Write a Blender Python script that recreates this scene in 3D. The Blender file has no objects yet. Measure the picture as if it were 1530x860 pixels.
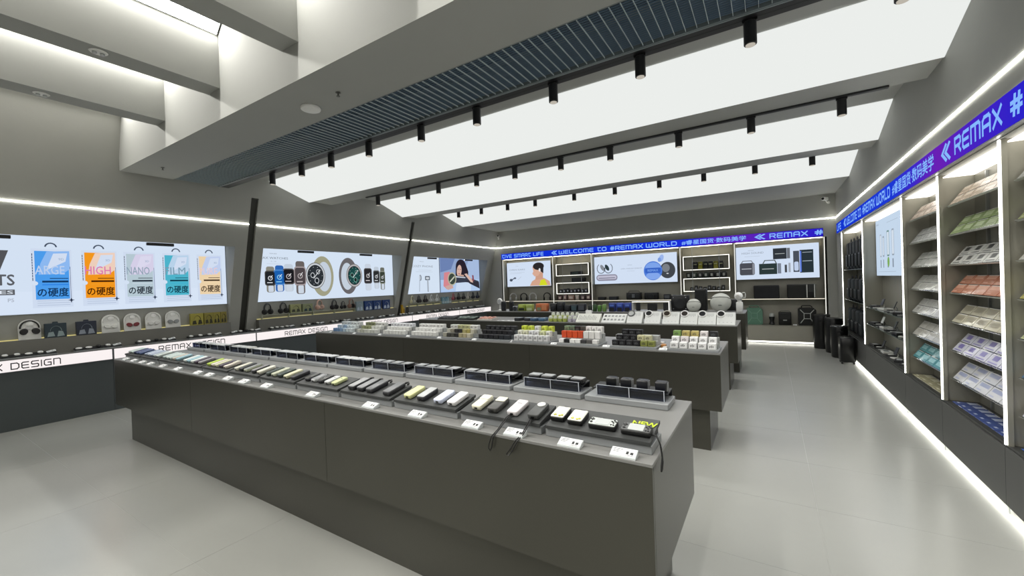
import bpy, math, random
from mathutils import Matrix, Vector, Euler
random.seed(7)
SC = bpy.context.scene
COL = SC.collection

# ------------------------------------------------------------------ camera, world, exposure
YAW, PITCH, ROLL, FPX = 0.558112385, -0.00873618308, -0.0345954416, 615.965
def _axes():
    cy, sy = math.cos(YAW), math.sin(YAW); cp, sp = math.cos(PITCH), math.sin(PITCH)
    f = Vector((-sy*cp, cy*cp, sp)); r = Vector((cy, sy, 0)); u = r.cross(f)
    c, s = math.cos(ROLL), math.sin(ROLL)
    return c*r + s*u, -s*r + c*u, f
_r, _u, _f = _axes()
cam_data = bpy.data.cameras.new('camera')
cam = bpy.data.objects.new('camera', cam_data); COL.objects.link(cam)
cam.matrix_world = Matrix(((_r.x, _u.x, -_f.x, 0), (_r.y, _u.y, -_f.y, 0), (_r.z, _u.z, -_f.z, 1.6), (0, 0, 0, 1)))
cam_data.sensor_fit = 'HORIZONTAL'; cam_data.sensor_width = 36.0
cam_data.lens = FPX * 36.0 / 1530.0
cam_data.clip_start = 0.02; cam_data.clip_end = 60
SC.camera = cam
world = bpy.data.worlds.new('world'); SC.world = world; world.use_nodes = True
world.node_tree.nodes['Background'].inputs[0].default_value = (0.6, 0.65, 0.7, 1)
world.node_tree.nodes['Background'].inputs[1].default_value = 0.05
SC.view_settings.view_transform = 'Standard'; SC.view_settings.look = 'None'
SC.view_settings.exposure = 0.0; SC.view_settings.gamma = 1.0
SC.view_settings.use_curve_mapping = False
SC.cycles.use_denoising = True
SC.cycles.max_bounces = 8; SC.cycles.diffuse_bounces = 4; SC.cycles.glossy_bounces = 3
SC.cycles.transparent_max_bounces = 16; SC.cycles.sample_clamp_indirect = 6.0
SC.cycles.caustics_reflective = False; SC.cycles.caustics_refractive = False

PANEL_E = 0.92
COFFER_E = 51.0
LED_E = 27.0         # thin LED lines along the walls
POST_E = 11.0        # LED posts of the cabinets
SPOT_W = 33.0
SCREEN_E = 0.95     # light-box posters

# ------------------------------------------------------------------ materials
def lin(h):
    if isinstance(h, str):
        h = h.lstrip('#'); c = [int(h[i:i+2], 16)/255 for i in (0, 2, 4)]
        return tuple(x/12.92 if x <= 0.04045 else ((x+0.055)/1.055)**2.4 for x in c)
    return tuple(h)
_M = {}
def mat(name, col='808080', rough=0.5, metal=0.0, emit=None, es=1.0, noise=0.0, nscale=6.0, bump=0.0, bscale=60.0, coat=0.0, spec=0.5, world=False):
    if name in _M: return _M[name]
    m = bpy.data.materials.new(name); m.use_nodes = True; nt = m.node_tree
    b = nt.nodes['Principled BSDF']; c = lin(col)
    b.inputs['Base Color'].default_value = (*c, 1); b.inputs['Roughness'].default_value = rough
    b.inputs['Metallic'].default_value = metal; b.inputs['Specular IOR Level'].default_value = spec
    if coat: b.inputs['Coat Weight'].default_value = coat; b.inputs['Coat Roughness'].default_value = 0.15
    if emit is not None:
        e = lin(emit); b.inputs['Emission Color'].default_value = (*e, 1); b.inputs['Emission Strength'].default_value = es
    if noise or bump:
        tc = nt.nodes.new('ShaderNodeNewGeometry' if world else 'ShaderNodeTexCoord'); co = tc.outputs['Position' if world else 'Object']
    if noise:
        n = nt.nodes.new('ShaderNodeTexNoise'); n.inputs['Scale'].default_value = nscale; n.inputs['Detail'].default_value = 6; n.inputs['Roughness'].default_value = 0.65
        nt.links.new(co, n.inputs['Vector'])
        mx = nt.nodes.new('ShaderNodeMix'); mx.data_type = 'RGBA'
        mx.inputs['A'].default_value = (*[x*(1-noise) for x in c], 1); mx.inputs['B'].default_value = (*[min(1, x*(1+noise)) for x in c], 1)
        nt.links.new(n.outputs['Fac'], mx.inputs['Factor']); nt.links.new(mx.outputs['Result'], b.inputs['Base Color'])
        rr = nt.nodes.new('ShaderNodeMapRange'); rr.inputs['To Min'].default_value = max(0.02, rough-0.3*noise); rr.inputs['To Max'].default_value = min(1, rough+0.4*noise)
        nt.links.new(n.outputs['Fac'], rr.inputs['Value']); nt.links.new(rr.outputs['Result'], b.inputs['Roughness'])
    if bump:
        n2 = nt.nodes.new('ShaderNodeTexNoise'); n2.inputs['Scale'].default_value = bscale; n2.inputs['Detail'].default_value = 3
        nt.links.new(co, n2.inputs['Vector'])
        bp = nt.nodes.new('ShaderNodeBump'); bp.inputs['Strength'].default_value = bump; bp.inputs['Distance'].default_value = 0.004
        nt.links.new(n2.outputs['Fac'], bp.inputs['Height']); nt.links.new(bp.outputs['Normal'], b.inputs['Normal'])
    _M[name] = m; return m
def glow(name, col, s):
    if name in _M: return _M[name]
    m = bpy.data.materials.new(name); m.use_nodes = True; nt = m.node_tree
    nt.nodes.remove(nt.nodes['Principled BSDF'])
    e = nt.nodes.new('ShaderNodeEmission'); e.inputs[0].default_value = (*lin(col), 1); e.inputs[1].default_value = s
    nt.links.new(e.outputs[0], nt.nodes['Material Output'].inputs[0]); _M[name] = m; return m
def print_mat(hexcol):          # an image lit from behind on a poster light box
    return glow('print_' + hexcol, hexcol, SCREEN_E)
def plastic(hexcol, rough=0.4):
    return mat('plastic_%s_%d' % (hexcol, int(rough*100)), hexcol, rough, noise=0.05, nscale=20)
def acrylic(name='acrylic', tint=(0.93, 0.96, 0.97), fac=0.12, rough=0.04, fresnel=True):
    if name in _M: return _M[name]
    m = bpy.data.materials.new(name); m.use_nodes = True; nt = m.node_tree
    nt.nodes.remove(nt.nodes['Principled BSDF'])
    t = nt.nodes.new('ShaderNodeBsdfTransparent'); t.inputs[0].default_value = (*tint, 1)
    g = nt.nodes.new('ShaderNodeBsdfGlossy'); g.inputs[0].default_value = (0.9, 0.93, 0.95, 1); g.inputs['Roughness'].default_value = rough
    lw = nt.nodes.new('ShaderNodeLayerWeight'); lw.inputs[0].default_value = 0.25
    ad = nt.nodes.new('ShaderNodeMath'); ad.operation = 'ADD'; ad.inputs[1].default_value = fac; ad.use_clamp = True
    mx = nt.nodes.new('ShaderNodeMixShader')
    mx.inputs[0].default_value = fac
    if fresnel: nt.links.new(lw.outputs['Fresnel'], ad.inputs[0]); nt.links.new(ad.outputs[0], mx.inputs[0])
    nt.links.new(t.outputs[0], mx.inputs[1]); nt.links.new(g.outputs[0], mx.inputs[2])
    nt.links.new(mx.outputs[0], nt.nodes['Material Output'].inputs[0]); _M[name] = m; return m

WALL = mat('wall_microcement', 'a6a6a0', 0.75, noise=0.10, nscale=1.6, bump=0.15, bscale=9)
CEIL = mat('ceiling_plaster', 'a0a19d', 0.8, noise=0.07, nscale=1.2)
FLOORM = mat('floor_porcelain', 'a4a5a0', 0.25, noise=0.06, nscale=0.9, spec=0.75, world=True)
GROUT = mat('floor_grout', 'a2a29e', 0.4)
DARKTRIM = mat('dark_metal_channel', '35352f', 0.45, noise=0.1)
COUNTER = mat('counter_charcoal', '4b5153', 0.42, noise=0.08, nscale=3)
TABLE = mat('table_graphite_laminate', '52514a', 0.30, metal=0.6, noise=0.012, nscale=2.5)
TABLETOP = mat('table_top_satin', '7f7f7d', 0.34, noise=0.05, nscale=3)
CAB = mat('cabinet_champagne_metal', '9a988c', 0.36, metal=0.35, noise=0.05, nscale=3)
CABDARK = mat('cabinet_front_charcoal', '4d4e4c', 0.5, noise=0.07, nscale=30)
CABGREY = mat('cabinet_grey', 'a8a598', 0.5, noise=0.06)
RISER = mat('riser_grey', '8f9294', 0.4, noise=0.05)
MATBLK = mat('mat_black', '1d1f20', 0.5, noise=0.1, nscale=30)
MATGREY = mat('mat_dark_grey', '3a3c3c', 0.55, noise=0.1, nscale=30)
BLACK = mat('black_plastic', '0e0f10', 0.4)
BLACKG = mat('black_gloss', '08090a', 0.15)
WHITE = mat('white_plastic', 'e9e9e6', 0.4)
STEEL = mat('steel', 'b9bcbd', 0.3, metal=1.0)
PAPER = mat('paper', 'eceded', 0.7)
INK = mat('ink', '2a2c2e', 0.7)
LED = glow('led_line', 'fbfaf0', LED_E)
POSTLED = glow('led_post', 'fafaf2', POST_E)
KICKLED = glow('led_kick', 'fffdf2', 16.0); BKICK = glow('led_kick_back', 'fffdf2', 3.5); THINLED = glow('led_post_thin', 'f4f4ec', 1.3)
PANELM = glow('luminous_panel', 'f4f7f4', PANEL_E)
COFFERLED = glow('coffer_led', 'fffcf6', COFFER_E)
STRIP = glow('strip_lightbox', 'fdf5f4', 0.98)
ACR = acrylic(); ACRD = acrylic('acrylic_smoked', (0.28, 0.31, 0.38), 0.10); ACRW = acrylic('acrylic_frost', (0.8, 0.84, 0.86), 0.2, 0.12)

# ------------------------------------------------------------------ mesh builder
class MB:
    def __init__(s): s.v = []; s.f = []; s.mi = []; s.mats = []; s.cur = 0; s.T = None
    def use(s, m):
        if m not in s.mats: s.mats.append(m)
        s.cur = s.mats.index(m); return s
    def add(s, vs, fs):
        o = len(s.v)
        if s.T is not None: vs = [tuple(s.T @ Vector(p)) for p in vs]
        s.v += [tuple(p) for p in vs]; s.f += [tuple(i+o for i in f) for f in fs]; s.mi += [s.cur]*len(fs); return s
    def box(s, x0, x1, y0, y1, z0, z1):
        if x0 > x1: x0, x1 = x1, x0
        if y0 > y1: y0, y1 = y1, y0
        if z0 > z1: z0, z1 = z1, z0
        return s.add([(x0,y0,z0),(x1,y0,z0),(x1,y1,z0),(x0,y1,z0),(x0,y0,z1),(x1,y0,z1),(x1,y1,z1),(x0,y1,z1)],
                     [(3,2,1,0),(4,5,6,7),(0,1,5,4),(1,2,6,5),(2,3,7,6),(3,0,4,7)])
    def cbox(s, x0, x1, y0, y1, z0, z1, c=0.004):       # box with all edges chamfered
        rings = []
        for z, k in ((z0, c), (z0+c, 0), (z1-c, 0), (z1, c)):
            a = c if k == 0 else c*1.6
            X0, X1, Y0, Y1 = x0+k, x1-k, y0+k, y1-k
            rings.append([(X0+a-k,Y0,z),(X1-a+k,Y0,z),(X1,Y0+a-k,z),(X1,Y1-a+k,z),(X1-a+k,Y1,z),(X0+a-k,Y1,z),(X0,Y1-a+k,z),(X0,Y0+a-k,z)])
        return s.rings(rings)
    def rings(s, rings, cap=True, closed=True):
        n = len(rings[0]); vs = [p for r in rings for p in r]; fs = []
        for i in range(len(rings)-1):
            for j in range(n if closed else n-1):
                k = (j+1) % n; fs.append((i*n+j, i*n+k, (i+1)*n+k, (i+1)*n+j))
        if cap: fs.append(tuple(range(n-1, -1, -1))); fs.append(tuple((len(rings)-1)*n+j for j in range(n)))
        return s.add(vs, fs)
    def rbox(s, cx, cy, z0, z1, w, d, r, ch=0.0, seg=3):  # rounded-plan slab with a soft top and bottom edge
        def ring(z, k):
            out = []; R = max(r-k, 0.0005); hw, hd = w/2-k-R, d/2-k-R
            for q, (sx, sy) in enumerate(((1,1),(-1,1),(-1,-1),(1,-1))):
                for t in range(seg+1):
                    a = math.pi/2*(q + t/seg); out.append((cx+sx*hw+R*math.cos(a), cy+sy*hd+R*math.sin(a), z))
            return out
        L = [(z0, ch), (z0+ch, 0), (z1-ch, 0), (z1-ch*0.3, ch*0.35), (z1, ch)] if ch else [(z0, 0), (z1, 0)]
        return s.rings([ring(z, k) for z, k in L])
    def cyl(s, p0, p1, r0, r1=None, n=16, cap=True):
        r1 = r0 if r1 is None else r1; p0, p1 = Vector(p0), Vector(p1); d = (p1-p0).normalized()
        a = d.orthogonal().normalized(); b = d.cross(a)
        R = [[tuple(p + (a*math.cos(2*math.pi*i/n) + b*math.sin(2*math.pi*i/n))*r) for i in range(n)] for p, r in ((p0, r0), (p1, r1))]
        return s.rings(R, cap)
    def tube(s, path, r, n=8, closed=False, flat=None):
        P = [Vector(p) for p in path]; R = []; prev = None
        for i, p in enumerate(P):
            a = P[i-1] if (i > 0 or closed) else p; b = P[(i+1) % len(P)] if (i < len(P)-1 or closed) else p
            d = (b-a).normalized()
            if prev is None: u = d.orthogonal().normalized()
            else: u = (prev - d*prev.dot(d)); u = u.normalized() if u.length > 1e-6 else d.orthogonal().normalized()
            prev = u; w = d.cross(u); rr = r[i] if isinstance(r, (list, tuple)) else r
            R.append([tuple(p + u*math.cos(2*math.pi*k/n)*rr + w*math.sin(2*math.pi*k/n)*rr*(flat or 1)) for k in range(n)])
        if closed: R.append(R[0]); return s.rings(R, False)
        return s.rings(R, True)
    def lathe(s, prof, n=24, c=(0,0,0), axis='z'):
        R = []
        for r, h in prof:
            ring = []
            for i in range(n):
                a = 2*math.pi*i/n; x, y = r*math.cos(a), r*math.sin(a)
                ring.append({'z': (c[0]+x, c[1]+y, c[2]+h), 'y': (c[0]+x, c[1]+h, c[2]+y), 'x': (c[0]+h, c[1]+x, c[2]+y)}[axis])
            R.append(ring)
        return s.rings(R)
    def prism(s, poly, axis, a, b):
        n = len(poly)
        def P(p, t): return {'x': (t, p[0], p[1]), 'y': (p[0], t, p[1]), 'z': (p[0], p[1], t)}[axis]
        return s.rings([[P(p, a) for p in poly], [P(p, b) for p in poly]])
    def poly(s, pts): return s.add(pts, [tuple(range(len(pts)))])
    def mesh(s, name, default=None, smooth=None):
        me = bpy.data.meshes.new(name); me.from_pydata(s.v, [], s.f)
        if not s.mats: s.mats = [default]
        for m in s.mats: me.materials.append(m)
        if len(s.mats) > 1: me.polygons.foreach_set('material_index', s.mi)
        if smooth is not None:
            me.polygons.foreach_set('use_smooth', [True]*len(me.polygons)); me.set_sharp_from_angle(angle=math.radians(smooth))
        me.update(); return me
    def build(s, name, m=None, parent=None, smooth=None, loc=(0,0,0), rot=(0,0,0)):
        return obj(name, s.mesh(name, m, smooth), parent, loc, rot)
def obj(name, me, parent=None, loc=(0,0,0), rot=(0,0,0)):
    o = bpy.data.objects.new(name, me); COL.objects.link(o)
    if parent is not None: o.parent = parent
    o.location = loc; o.rotation_euler = rot; return o
def tag(o, label, cat, group=None):
    o['label'] = label; o['category'] = cat
    if group: o['group'] = group
    return o
def thing(name, label, cat, loc=(0,0,0), rot=(0,0,0), group=None):
    o = bpy.data.objects.new(name, None); COL.objects.link(o); o.empty_display_size = 0.05
    o.location = loc; o.rotation_euler = rot if not isinstance(rot, (int, float)) else (0, 0, rot)
    return tag(o, label, cat, group)
def struct(o): o['kind'] = 'structure'; return o
_CACHE = {}
def cached(key, fn):
    if key not in _CACHE: _CACHE[key] = fn()
    return _CACHE[key]
ORD = ['first','second','third','fourth','fifth','sixth','seventh','eighth','ninth','tenth','eleventh','twelfth','thirteenth','fourteenth','fifteenth','sixteenth','seventeenth','eighteenth','nineteenth','twentieth']

# ------------------------------------------------------------------ lettering
def _q(a, b, w):
    a, b = Vector(a), Vector(b); d = (b-a).normalized()*w/2; n = Vector((-d.y, d.x))
    return [a-d*0.9-n, b+d*0.9-n, b+d*0.9+n, a-d*0.9+n]
GLY = {
 'R': (.9, [[(0,0),(0,1),(.75,1),(.9,.85),(.9,.6),(.75,.45),(0,.45)],[(.5,.45),(.9,0)]]),
 'E': (.85, [[(.85,1),(.15,1),(0,.85),(0,.15),(.15,0),(.85,0)],[(0,.5),(.8,.5)]]),
 'M': (1.2, [[(0,0),(0,1),(1.05,1),(1.2,.85),(1.2,0)],[(.6,1),(.6,0)]]),
 'A': (.9, [[(0,0),(0,.8),(.2,1),(.75,1),(.9,.85),(.9,0)],[(0,.42),(.9,.42)]]),
 'X': (.9, [[(0,0),(.9,1)],[(0,1),(.9,0)]]),
 'D': (.95, [[(0,0),(0,1),(.72,1),(.95,.78),(.95,.22),(.72,0),(0,0)]]),
 'S': (.9, [[(.9,1),(.12,1),(0,.88),(0,.6),(.12,.5),(.78,.5),(.9,.4),(.9,.12),(.78,0),(0,0)]]),
 'I': (0.0, [[(0,0),(0,1)]]),
 'G': (.9, [[(.9,1),(.2,1),(0,.8),(0,.2),(.2,0),(.9,0),(.9,.5),(.5,.5)]]),
 'N': (.9, [[(0,0),(0,1),(.75,1),(.9,.85),(.9,0)]]),
 'W': (1.2, [[(0,1),(0,.15),(.15,0),(1.2,0),(1.2,1)],[(.6,0),(.6,.8)]]),
 'L': (.75, [[(0,1),(0,.15),(.15,0),(.75,0)]]),
 'C': (.85, [[(.85,1),(.2,1),(0,.8),(0,.2),(.2,0),(.85,0)]]),
 'O': (.95, [[(.2,0),(0,.2),(0,.8),(.2,1),(.75,1),(.95,.8),(.95,.2),(.75,0),(.2,0)]]),
 'T': (.75, [[(0,1),(.75,1)],[(.15,1),(.15,.15),(.3,0),(.75,0)]]),
 'V': (.9, [[(0,1),(.45,0),(.9,1)]]),
 'F': (.8, [[(.8,1),(.15,1),(0,.85),(0,0)],[(0,.5),(.7,.5)]]),
 '#': (.8, [[(.2,0),(.3,1)],[(.55,0),(.65,1)],[(0,.33),(.8,.33)],[(0,.68),(.8,.68)]]),
 '<': (.75, [[(.4,1.05),(0,.5),(.4,-.05)],[(.75,1.05),(.35,.5),(.75,-.05)]]),
 ' ': (.35, []) }
def stroke_text(mb, txt, o, u, v, width, height, w=0.17, gap=0.38):
    """lettering fitted to width x height; o is the lower left corner, u and v unit vectors of the plane"""
    tot = sum(GLY[c][0] for c in txt) + gap*(len(txt)-1); sx = width/tot; o, u, v = Vector(o), Vector(u), Vector(v)
    x = 0.0
    for c in txt:
        a, strokes = GLY[c]
        for st in strokes:
            for p, q in zip(st, st[1:]):
                k = _q((( p[0])*height, p[1]*height*(1-w)+height*w/2), ((q[0])*height, q[1]*height*(1-w)+height*w/2), w*height)
                mb.poly([tuple(o + u*(x*sx + t.x*sx/height) + v*t.y) for t in k])
        x += a + gap
def font_mesh(txt, bold=0.0):
    def mk():
        c = bpy.data.curves.new('lettering', 'FONT'); c.body = txt; c.size = 1.0; c.offset = bold; c.resolution_u = 2
        t = bpy.data.objects.new('lettering', c); COL.objects.link(t)
        bpy.context.view_layer.update()
        me = bpy.data.meshes.new_from_object(t.evaluated_get(bpy.context.evaluated_depsgraph_get()))
        vs = [tuple(x.co) for x in me.vertices]; fs = [tuple(p.vertices) for p in me.polygons]
        bpy.data.objects.remove(t); bpy.data.curves.remove(c); bpy.data.meshes.remove(me)
        return vs, fs
    return cached(('font', txt, bold), mk)
def font_text(mb, txt, o, u, v, width=None, height=None, bold=0.0):
    vs, fs = font_mesh(txt)
    if not vs: return
    x0, x1 = min(p[0] for p in vs), max(p[0] for p in vs); y0, y1 = min(p[1] for p in vs), max(p[1] for p in vs)
    sy = (height/(y1-y0)) if height else None; sx = (width/(x1-x0)) if width else sy
    if sy is None: sy = sx
    o, u, v = Vector(o), Vector(u), Vector(v)
    for dx, dy in ([(0, 0)] if not bold else [(-bold, 0), (bold, 0), (0, -bold), (0, bold)]):
        mb.add([tuple(o + u*((p[0]-x0+dx)*sx) + v*((p[1]-y0+dy)*sy)) for p in vs], fs)
class Flat:
    """flat print on a plane: 2D shapes (a, b) placed at o + a*u + b*v, each later shape a hair in front"""
    def __init__(s, o, u, v, n): s.o, s.u, s.v, s.n = map(Vector, (o, u, v, n)); s.mb = MB(); s.k = 0
    def P(s, a, b): return tuple(s.o + s.u*a + s.v*b + s.n*(0.0012 + 0.0004*s.k))
    def poly(s, pts, h): s.k += 1; s.mb.use(print_mat(h)).poly([s.P(*p) for p in pts]); return s
    def rect(s, a0, a1, b0, b1, h): return s.poly([(a0,b0),(a1,b0),(a1,b1),(a0,b1)], h)
    def ell(s, a, b, ra, rb, h, n=28, t0=0, t1=2*math.pi, rot=0.0):
        c, q = math.cos(rot), math.sin(rot); pts = []
        for i in range(n):
            t = t0+(t1-t0)*i/n; x, y = ra*math.cos(t), rb*math.sin(t); pts.append((a+x*c-y*q, b+x*q+y*c))
        return s.poly(pts, h)
    def rrect(s, a0, a1, b0, b1, r, h):
        pts = []
        for q, (x, y) in enumerate(((a1-r,b1-r),(a0+r,b1-r),(a0+r,b0+r),(a1-r,b0+r))):
            for t in range(5): w = math.pi/2*(q+t/4); pts.append((x+r*math.cos(w), y+r*math.sin(w)))
        return s.poly(pts, h)
    def line(s, pts, w, h):
        s.k += 1; s.mb.use(print_mat(h))
        for p, q in zip(pts, pts[1:]):
            s.mb.poly([s.P(*t) for t in _q(p, q, w)])
        return s
    def text(s, t, a, b, h, width=None, height=None, bold=0.0):
        s.k += 1; s.mb.use(print_mat(h)); font_text(s.mb, t, s.P(a, b), s.u, s.v, width, height, bold); return s
    def build(s, name, parent): return s.mb.build(name, None, parent)

# ================================================================== the setting
def XL(z): return -7.75 + 0.27*(z - 2.82)          # the left wall leans into the room
ZT = 4.40
# floor with its tiles
fl = MB(); fl.box(-8.9, 1.7, -3.4, 12.0, -0.10, -0.0008)
floor = struct(fl.build('floor', GROUT))
tm = MB(); tm.cbox(0, 1.598, 0, 0.798, -0.0008, 0.0, 0.0002); tile_me = tm.mesh('tile', FLOORM)
tm = MB(); tm.cbox(0, 1.137, 0, 0.798, -0.0008, 0.0, 0.0002); cut_me = tm.mesh('tile', FLOORM)
for i in range(-4, 4):
    for j in range(-6, 14):
        x, y = -2.96 + 1.6*i, 1.046 + 0.8*j
        if x > 1.3 or y > 11.5: continue
        if x < -8.9: obj('tile', cut_me, floor, (-8.899, y + 0.001, 0)); continue
        obj('tile', tile_me, floor, (x + 0.001, y + 0.001, 0))
# left wall: piers, lintels over the display niches, recessed dark channels
wl = MB()
def pier(y0, y1): wl.prism([(XL(0.0), 0.0), (XL(ZT), ZT), (-8.9, ZT), (-8.9, 0.0)], 'y', y0, y1)
def niche(y0, y1): wl.prism([(XL(2.42), 2.42), (XL(ZT), ZT), (-8.9, ZT), (-8.9, 0.0), (-8.23, 0.0), (-8.23, 2.50)], 'y', y0, y1)
def groove(y0, y1): wl.prism([(XL(0)-0.13, 0.0), (XL(3.27)-0.13, 3.27), (XL(3.27), 3.27), (XL(ZT), ZT), (-8.9, ZT), (-8.9, 0.0)], 'y', y0, y1)
pier(-3.3, 0.19); niche(0.19, 3.55); pier(3.55, 3.74); groove(3.74, 3.86); pier(3.86, 4.02)
niche(4.02, 7.39); pier(7.39, 7.54); groove(7.54, 7.65); pier(7.65, 7.80); niche(7.80, 11.13); pier(11.13, 11.9)
wall_left = struct(wl.build('wall_left', WALL))
for k, (y0, y1) in enumerate(((3.743, 3.857), (7.543, 7.647))):
    t = MB(); t.prism([(XL(0.89)-0.125, 0.89), (XL(3.26)-0.125, 3.26), (XL(3.26)-0.03, 3.26), (XL(3.0)-0.045, 3.0), (XL(0.89)-0.045, 0.89)], 'y', y0, y1)
    struct(t.build('trim_%d' % (k+1), DARKTRIM))
# right wall with the bulkhead above the cabinets
wr = MB(); wr.box(1.52, 1.66, -3.3, 11.9, 0, ZT); wr.box(1.27, 1.52, -3.3, 11.45, 2.42, ZT); wr.box(1.27, 1.52, 10.78, 11.45, 0, 2.42); wr.box(1.27, 1.52, -3.3, 1.55, 0, 2.42)
wall_right = struct(wr.build('wall_right', WALL))
wb = MB(); wb.box(-8.9, 1.52, 11.76, 11.9, 0, ZT); wb.box(-8.3, 1.52, 11.45, 11.76, 2.42, ZT); wb.box(-8.3, -7.54, 11.45, 11.76, 0, 2.42); wb.box(1.10, 1.52, 11.45, 11.76, 0, 2.42)
wall_back = struct(wb.build('wall_back', WALL))
wf = MB(); wf.box(-8.9, 1.52, -3.4, -3.3, 0, ZT); wall_front = struct(wf.build('wall_front', mat('front_wall_dark', '3c3c3a', 0.7)))
# ceiling: high slab, the deep beam that carries the grille, sawtooth beams, fins of the near coffers
cl = MB(); cl.box(-7.36, 1.27, -3.3, 2.0, 4.26, ZT); cl.box(-7.5, 1.27, 2.0, 3.22, 4.30, ZT); cl.box(-7.62, 1.27, 3.22, 11.45, 3.60, ZT)
ceiling = struct(cl.build('ceiling', CEIL))
bk = MB(); bk.box(-7.56, 1.268, 2.0, 2.06, 3.35, 4.26); bk.box(-7.56, 1.268, 2.06, 2.60, 3.35, 3.40)
bk.build('beam', CEIL, ceiling)
bk = MB(); bk.box(-7.56, 1.268, 3.205, 3.22, 3.345, 3.60); bk.build('beam_edge', mat('blue_grey_metal', '7d8689', 0.4), ceiling)
PAN = [(4.00, 4.80, 5.25), (6.43, 7.22, 7.64), (8.56, 9.57, 11.45)]
for k, (a, b, c) in enumerate(PAN):
    m = MB(); m.prism([(a+0.01, 3.60), (b, 3.355), (b, 3.35), (c-0.001, 3.35), (c-0.001, 3.60)], 'x', -7.56, 1.268); m.build('beam', CEIL, ceiling)
    d = Vector((0, b-a, -0.25)).normalized(); nrm = Vector((0, -0.25, -(b-a))).normalized()
    P = [Vector((0, a+0.006, 3.598)), Vector((0, b-0.002, 3.354))]; vs = []
    for off in (0.004, 0.016):
        for p in P:
            q = p + nrm*off; vs += [(XL(q.z)+0.004, q.y, q.z), (1.264, q.y, q.z)]
    t = MB(); t.use(PANELM).add(vs, [(0,1,3,2), (4,6,7,5), (0,4,5,1), (1,5,7,3), (3,7,6,2), (2,6,4,0)])
    tag(t.build('ceiling_light'), 'wide sloping luminous white ceiling panel, ' + ['nearest, beside the dark grille', 'middle one of three', 'rearmost, closest to the back wall'][k], 'ceiling light', 'luminous ceiling panels')
for k in range(6):
    x0 = -6.204 + 1.3595*k; f = MB(); f.box(x0, x0+0.246, -3.299, 1.999, 3.655, 4.26)
    f.build('coffer_fin', CEIL, ceiling)
# linear lamps in the coffers, one beside every fin
for k in range(-1, 6):
    x0 = -5.958 + 1.3595*k if k >= 0 else -7.30
    t = thing('linear_lamp', ('slim linear lamp recessed high in the ceiling coffer at top left' if k == 1 else 'linear coffer lamp hidden between ceiling fins, %s from the left wall' % ORD[k+1]), 'lamp', (x0+0.006, -3.2, 4.25), 0, 'lamps in the ceiling coffers')
    m = MB(); m.prism([(0, -0.075), (0.004, -0.075), (0.078, 0.003), (0.082, 0.009), (0, 0.009)], 'y', 0, 5.19); m.build('housing', mat('lamp_housing_dark', '3a3a3a', 0.5), t)
    m = MB(); m.add([(0.006, 0.006, -0.0745), (0.079, 0.006, 0.0025), (0.079, 5.18, 0.0025), (0.006, 5.18, -0.0745)], [(0, 1, 2, 3)]); m.build('diffuser', COFFERLED, t)
# open-cell grille
g = thing('ceiling_grille', 'long dark louvred open grille set into the ceiling beam', 'grille', (0, 2.60, 3.35))
GM = mat('grille_steel', 'b4c0c2', 0.4, noise=0.1); GD = mat('grille_louvre', '7389a0', 0.5)
bm_ = MB(); bm_.box(-7.55, 1.26, 0.002, 0.012, 0, 0.05); bm_.box(-7.55, 1.26, 0.588, 0.60, -0.004, 0.05); bm_.build('grille_frame', mat('grille_frame', '6d777a', 0.4), g)
m = MB(); m.box(0, 0.003, 0.013, 0.587, 0.0, 0.012); me = m.mesh('cross_bar', GM)
for i in range(118): obj('cross_bar', me, g, (-7.52 + 0.0743*i, 0, 0))
m = MB(); m.box(-7.545, 1.255, 0, 0.003, 0.0125, 0.0225); me = m.mesh('louvre', GD)
for i in range(22): obj('louvre', me, g, (0, 0.026 + 0.0255*i, 0))
m = MB(); m.box(-7.54, 1.25, 0.013, 0.587, 0.30, 0.31); m.build('void_cover', mat('void_black', '15191b', 0.8), g)
# track lights
SPX = [[-6.083, -5.348, -4.698, -3.973, -3.128, -2.385, -1.555, -0.807, -0.069, 0.70], [-6.132, -5.356, -4.64, -3.849, -3.145, -2.40, -1.70, -0.868, -0.126, 0.65], [-6.207, -5.54, -4.829, -4.14, -3.254, -2.428, -1.62, -0.896, -0.151, 0.589]]
SPY = [(3.2225, 3.335, 3.345, 3.40, 3.28), (5.205, 5.248, 3.33, 3.3495, 5.227), (7.6425, 7.69, 3.40, 3.43, 7.667)]
body = MB(); body.lathe([(0.036, 0), (0.040, 0.004), (0.040, 0.150), (0.036, 0.154)], 20); body_me = body.mesh('lamp_body', mat('spot_black', '17181a', 0.45), 40)
lens = MB(); lens.lathe([(0.030, -0.004), (0.030, 0.0)], 20); lens_me = lens.mesh('lens', glow('spot_lens', 'fff6e6', 0.5), 40)
stem = MB(); stem.box(-0.045, 0.045, -0.012, 0.012, 0.1545, 0.172); stem_me = stem.mesh('track_adapter', mat('spot_black', '17181a', 0.45))
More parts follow.
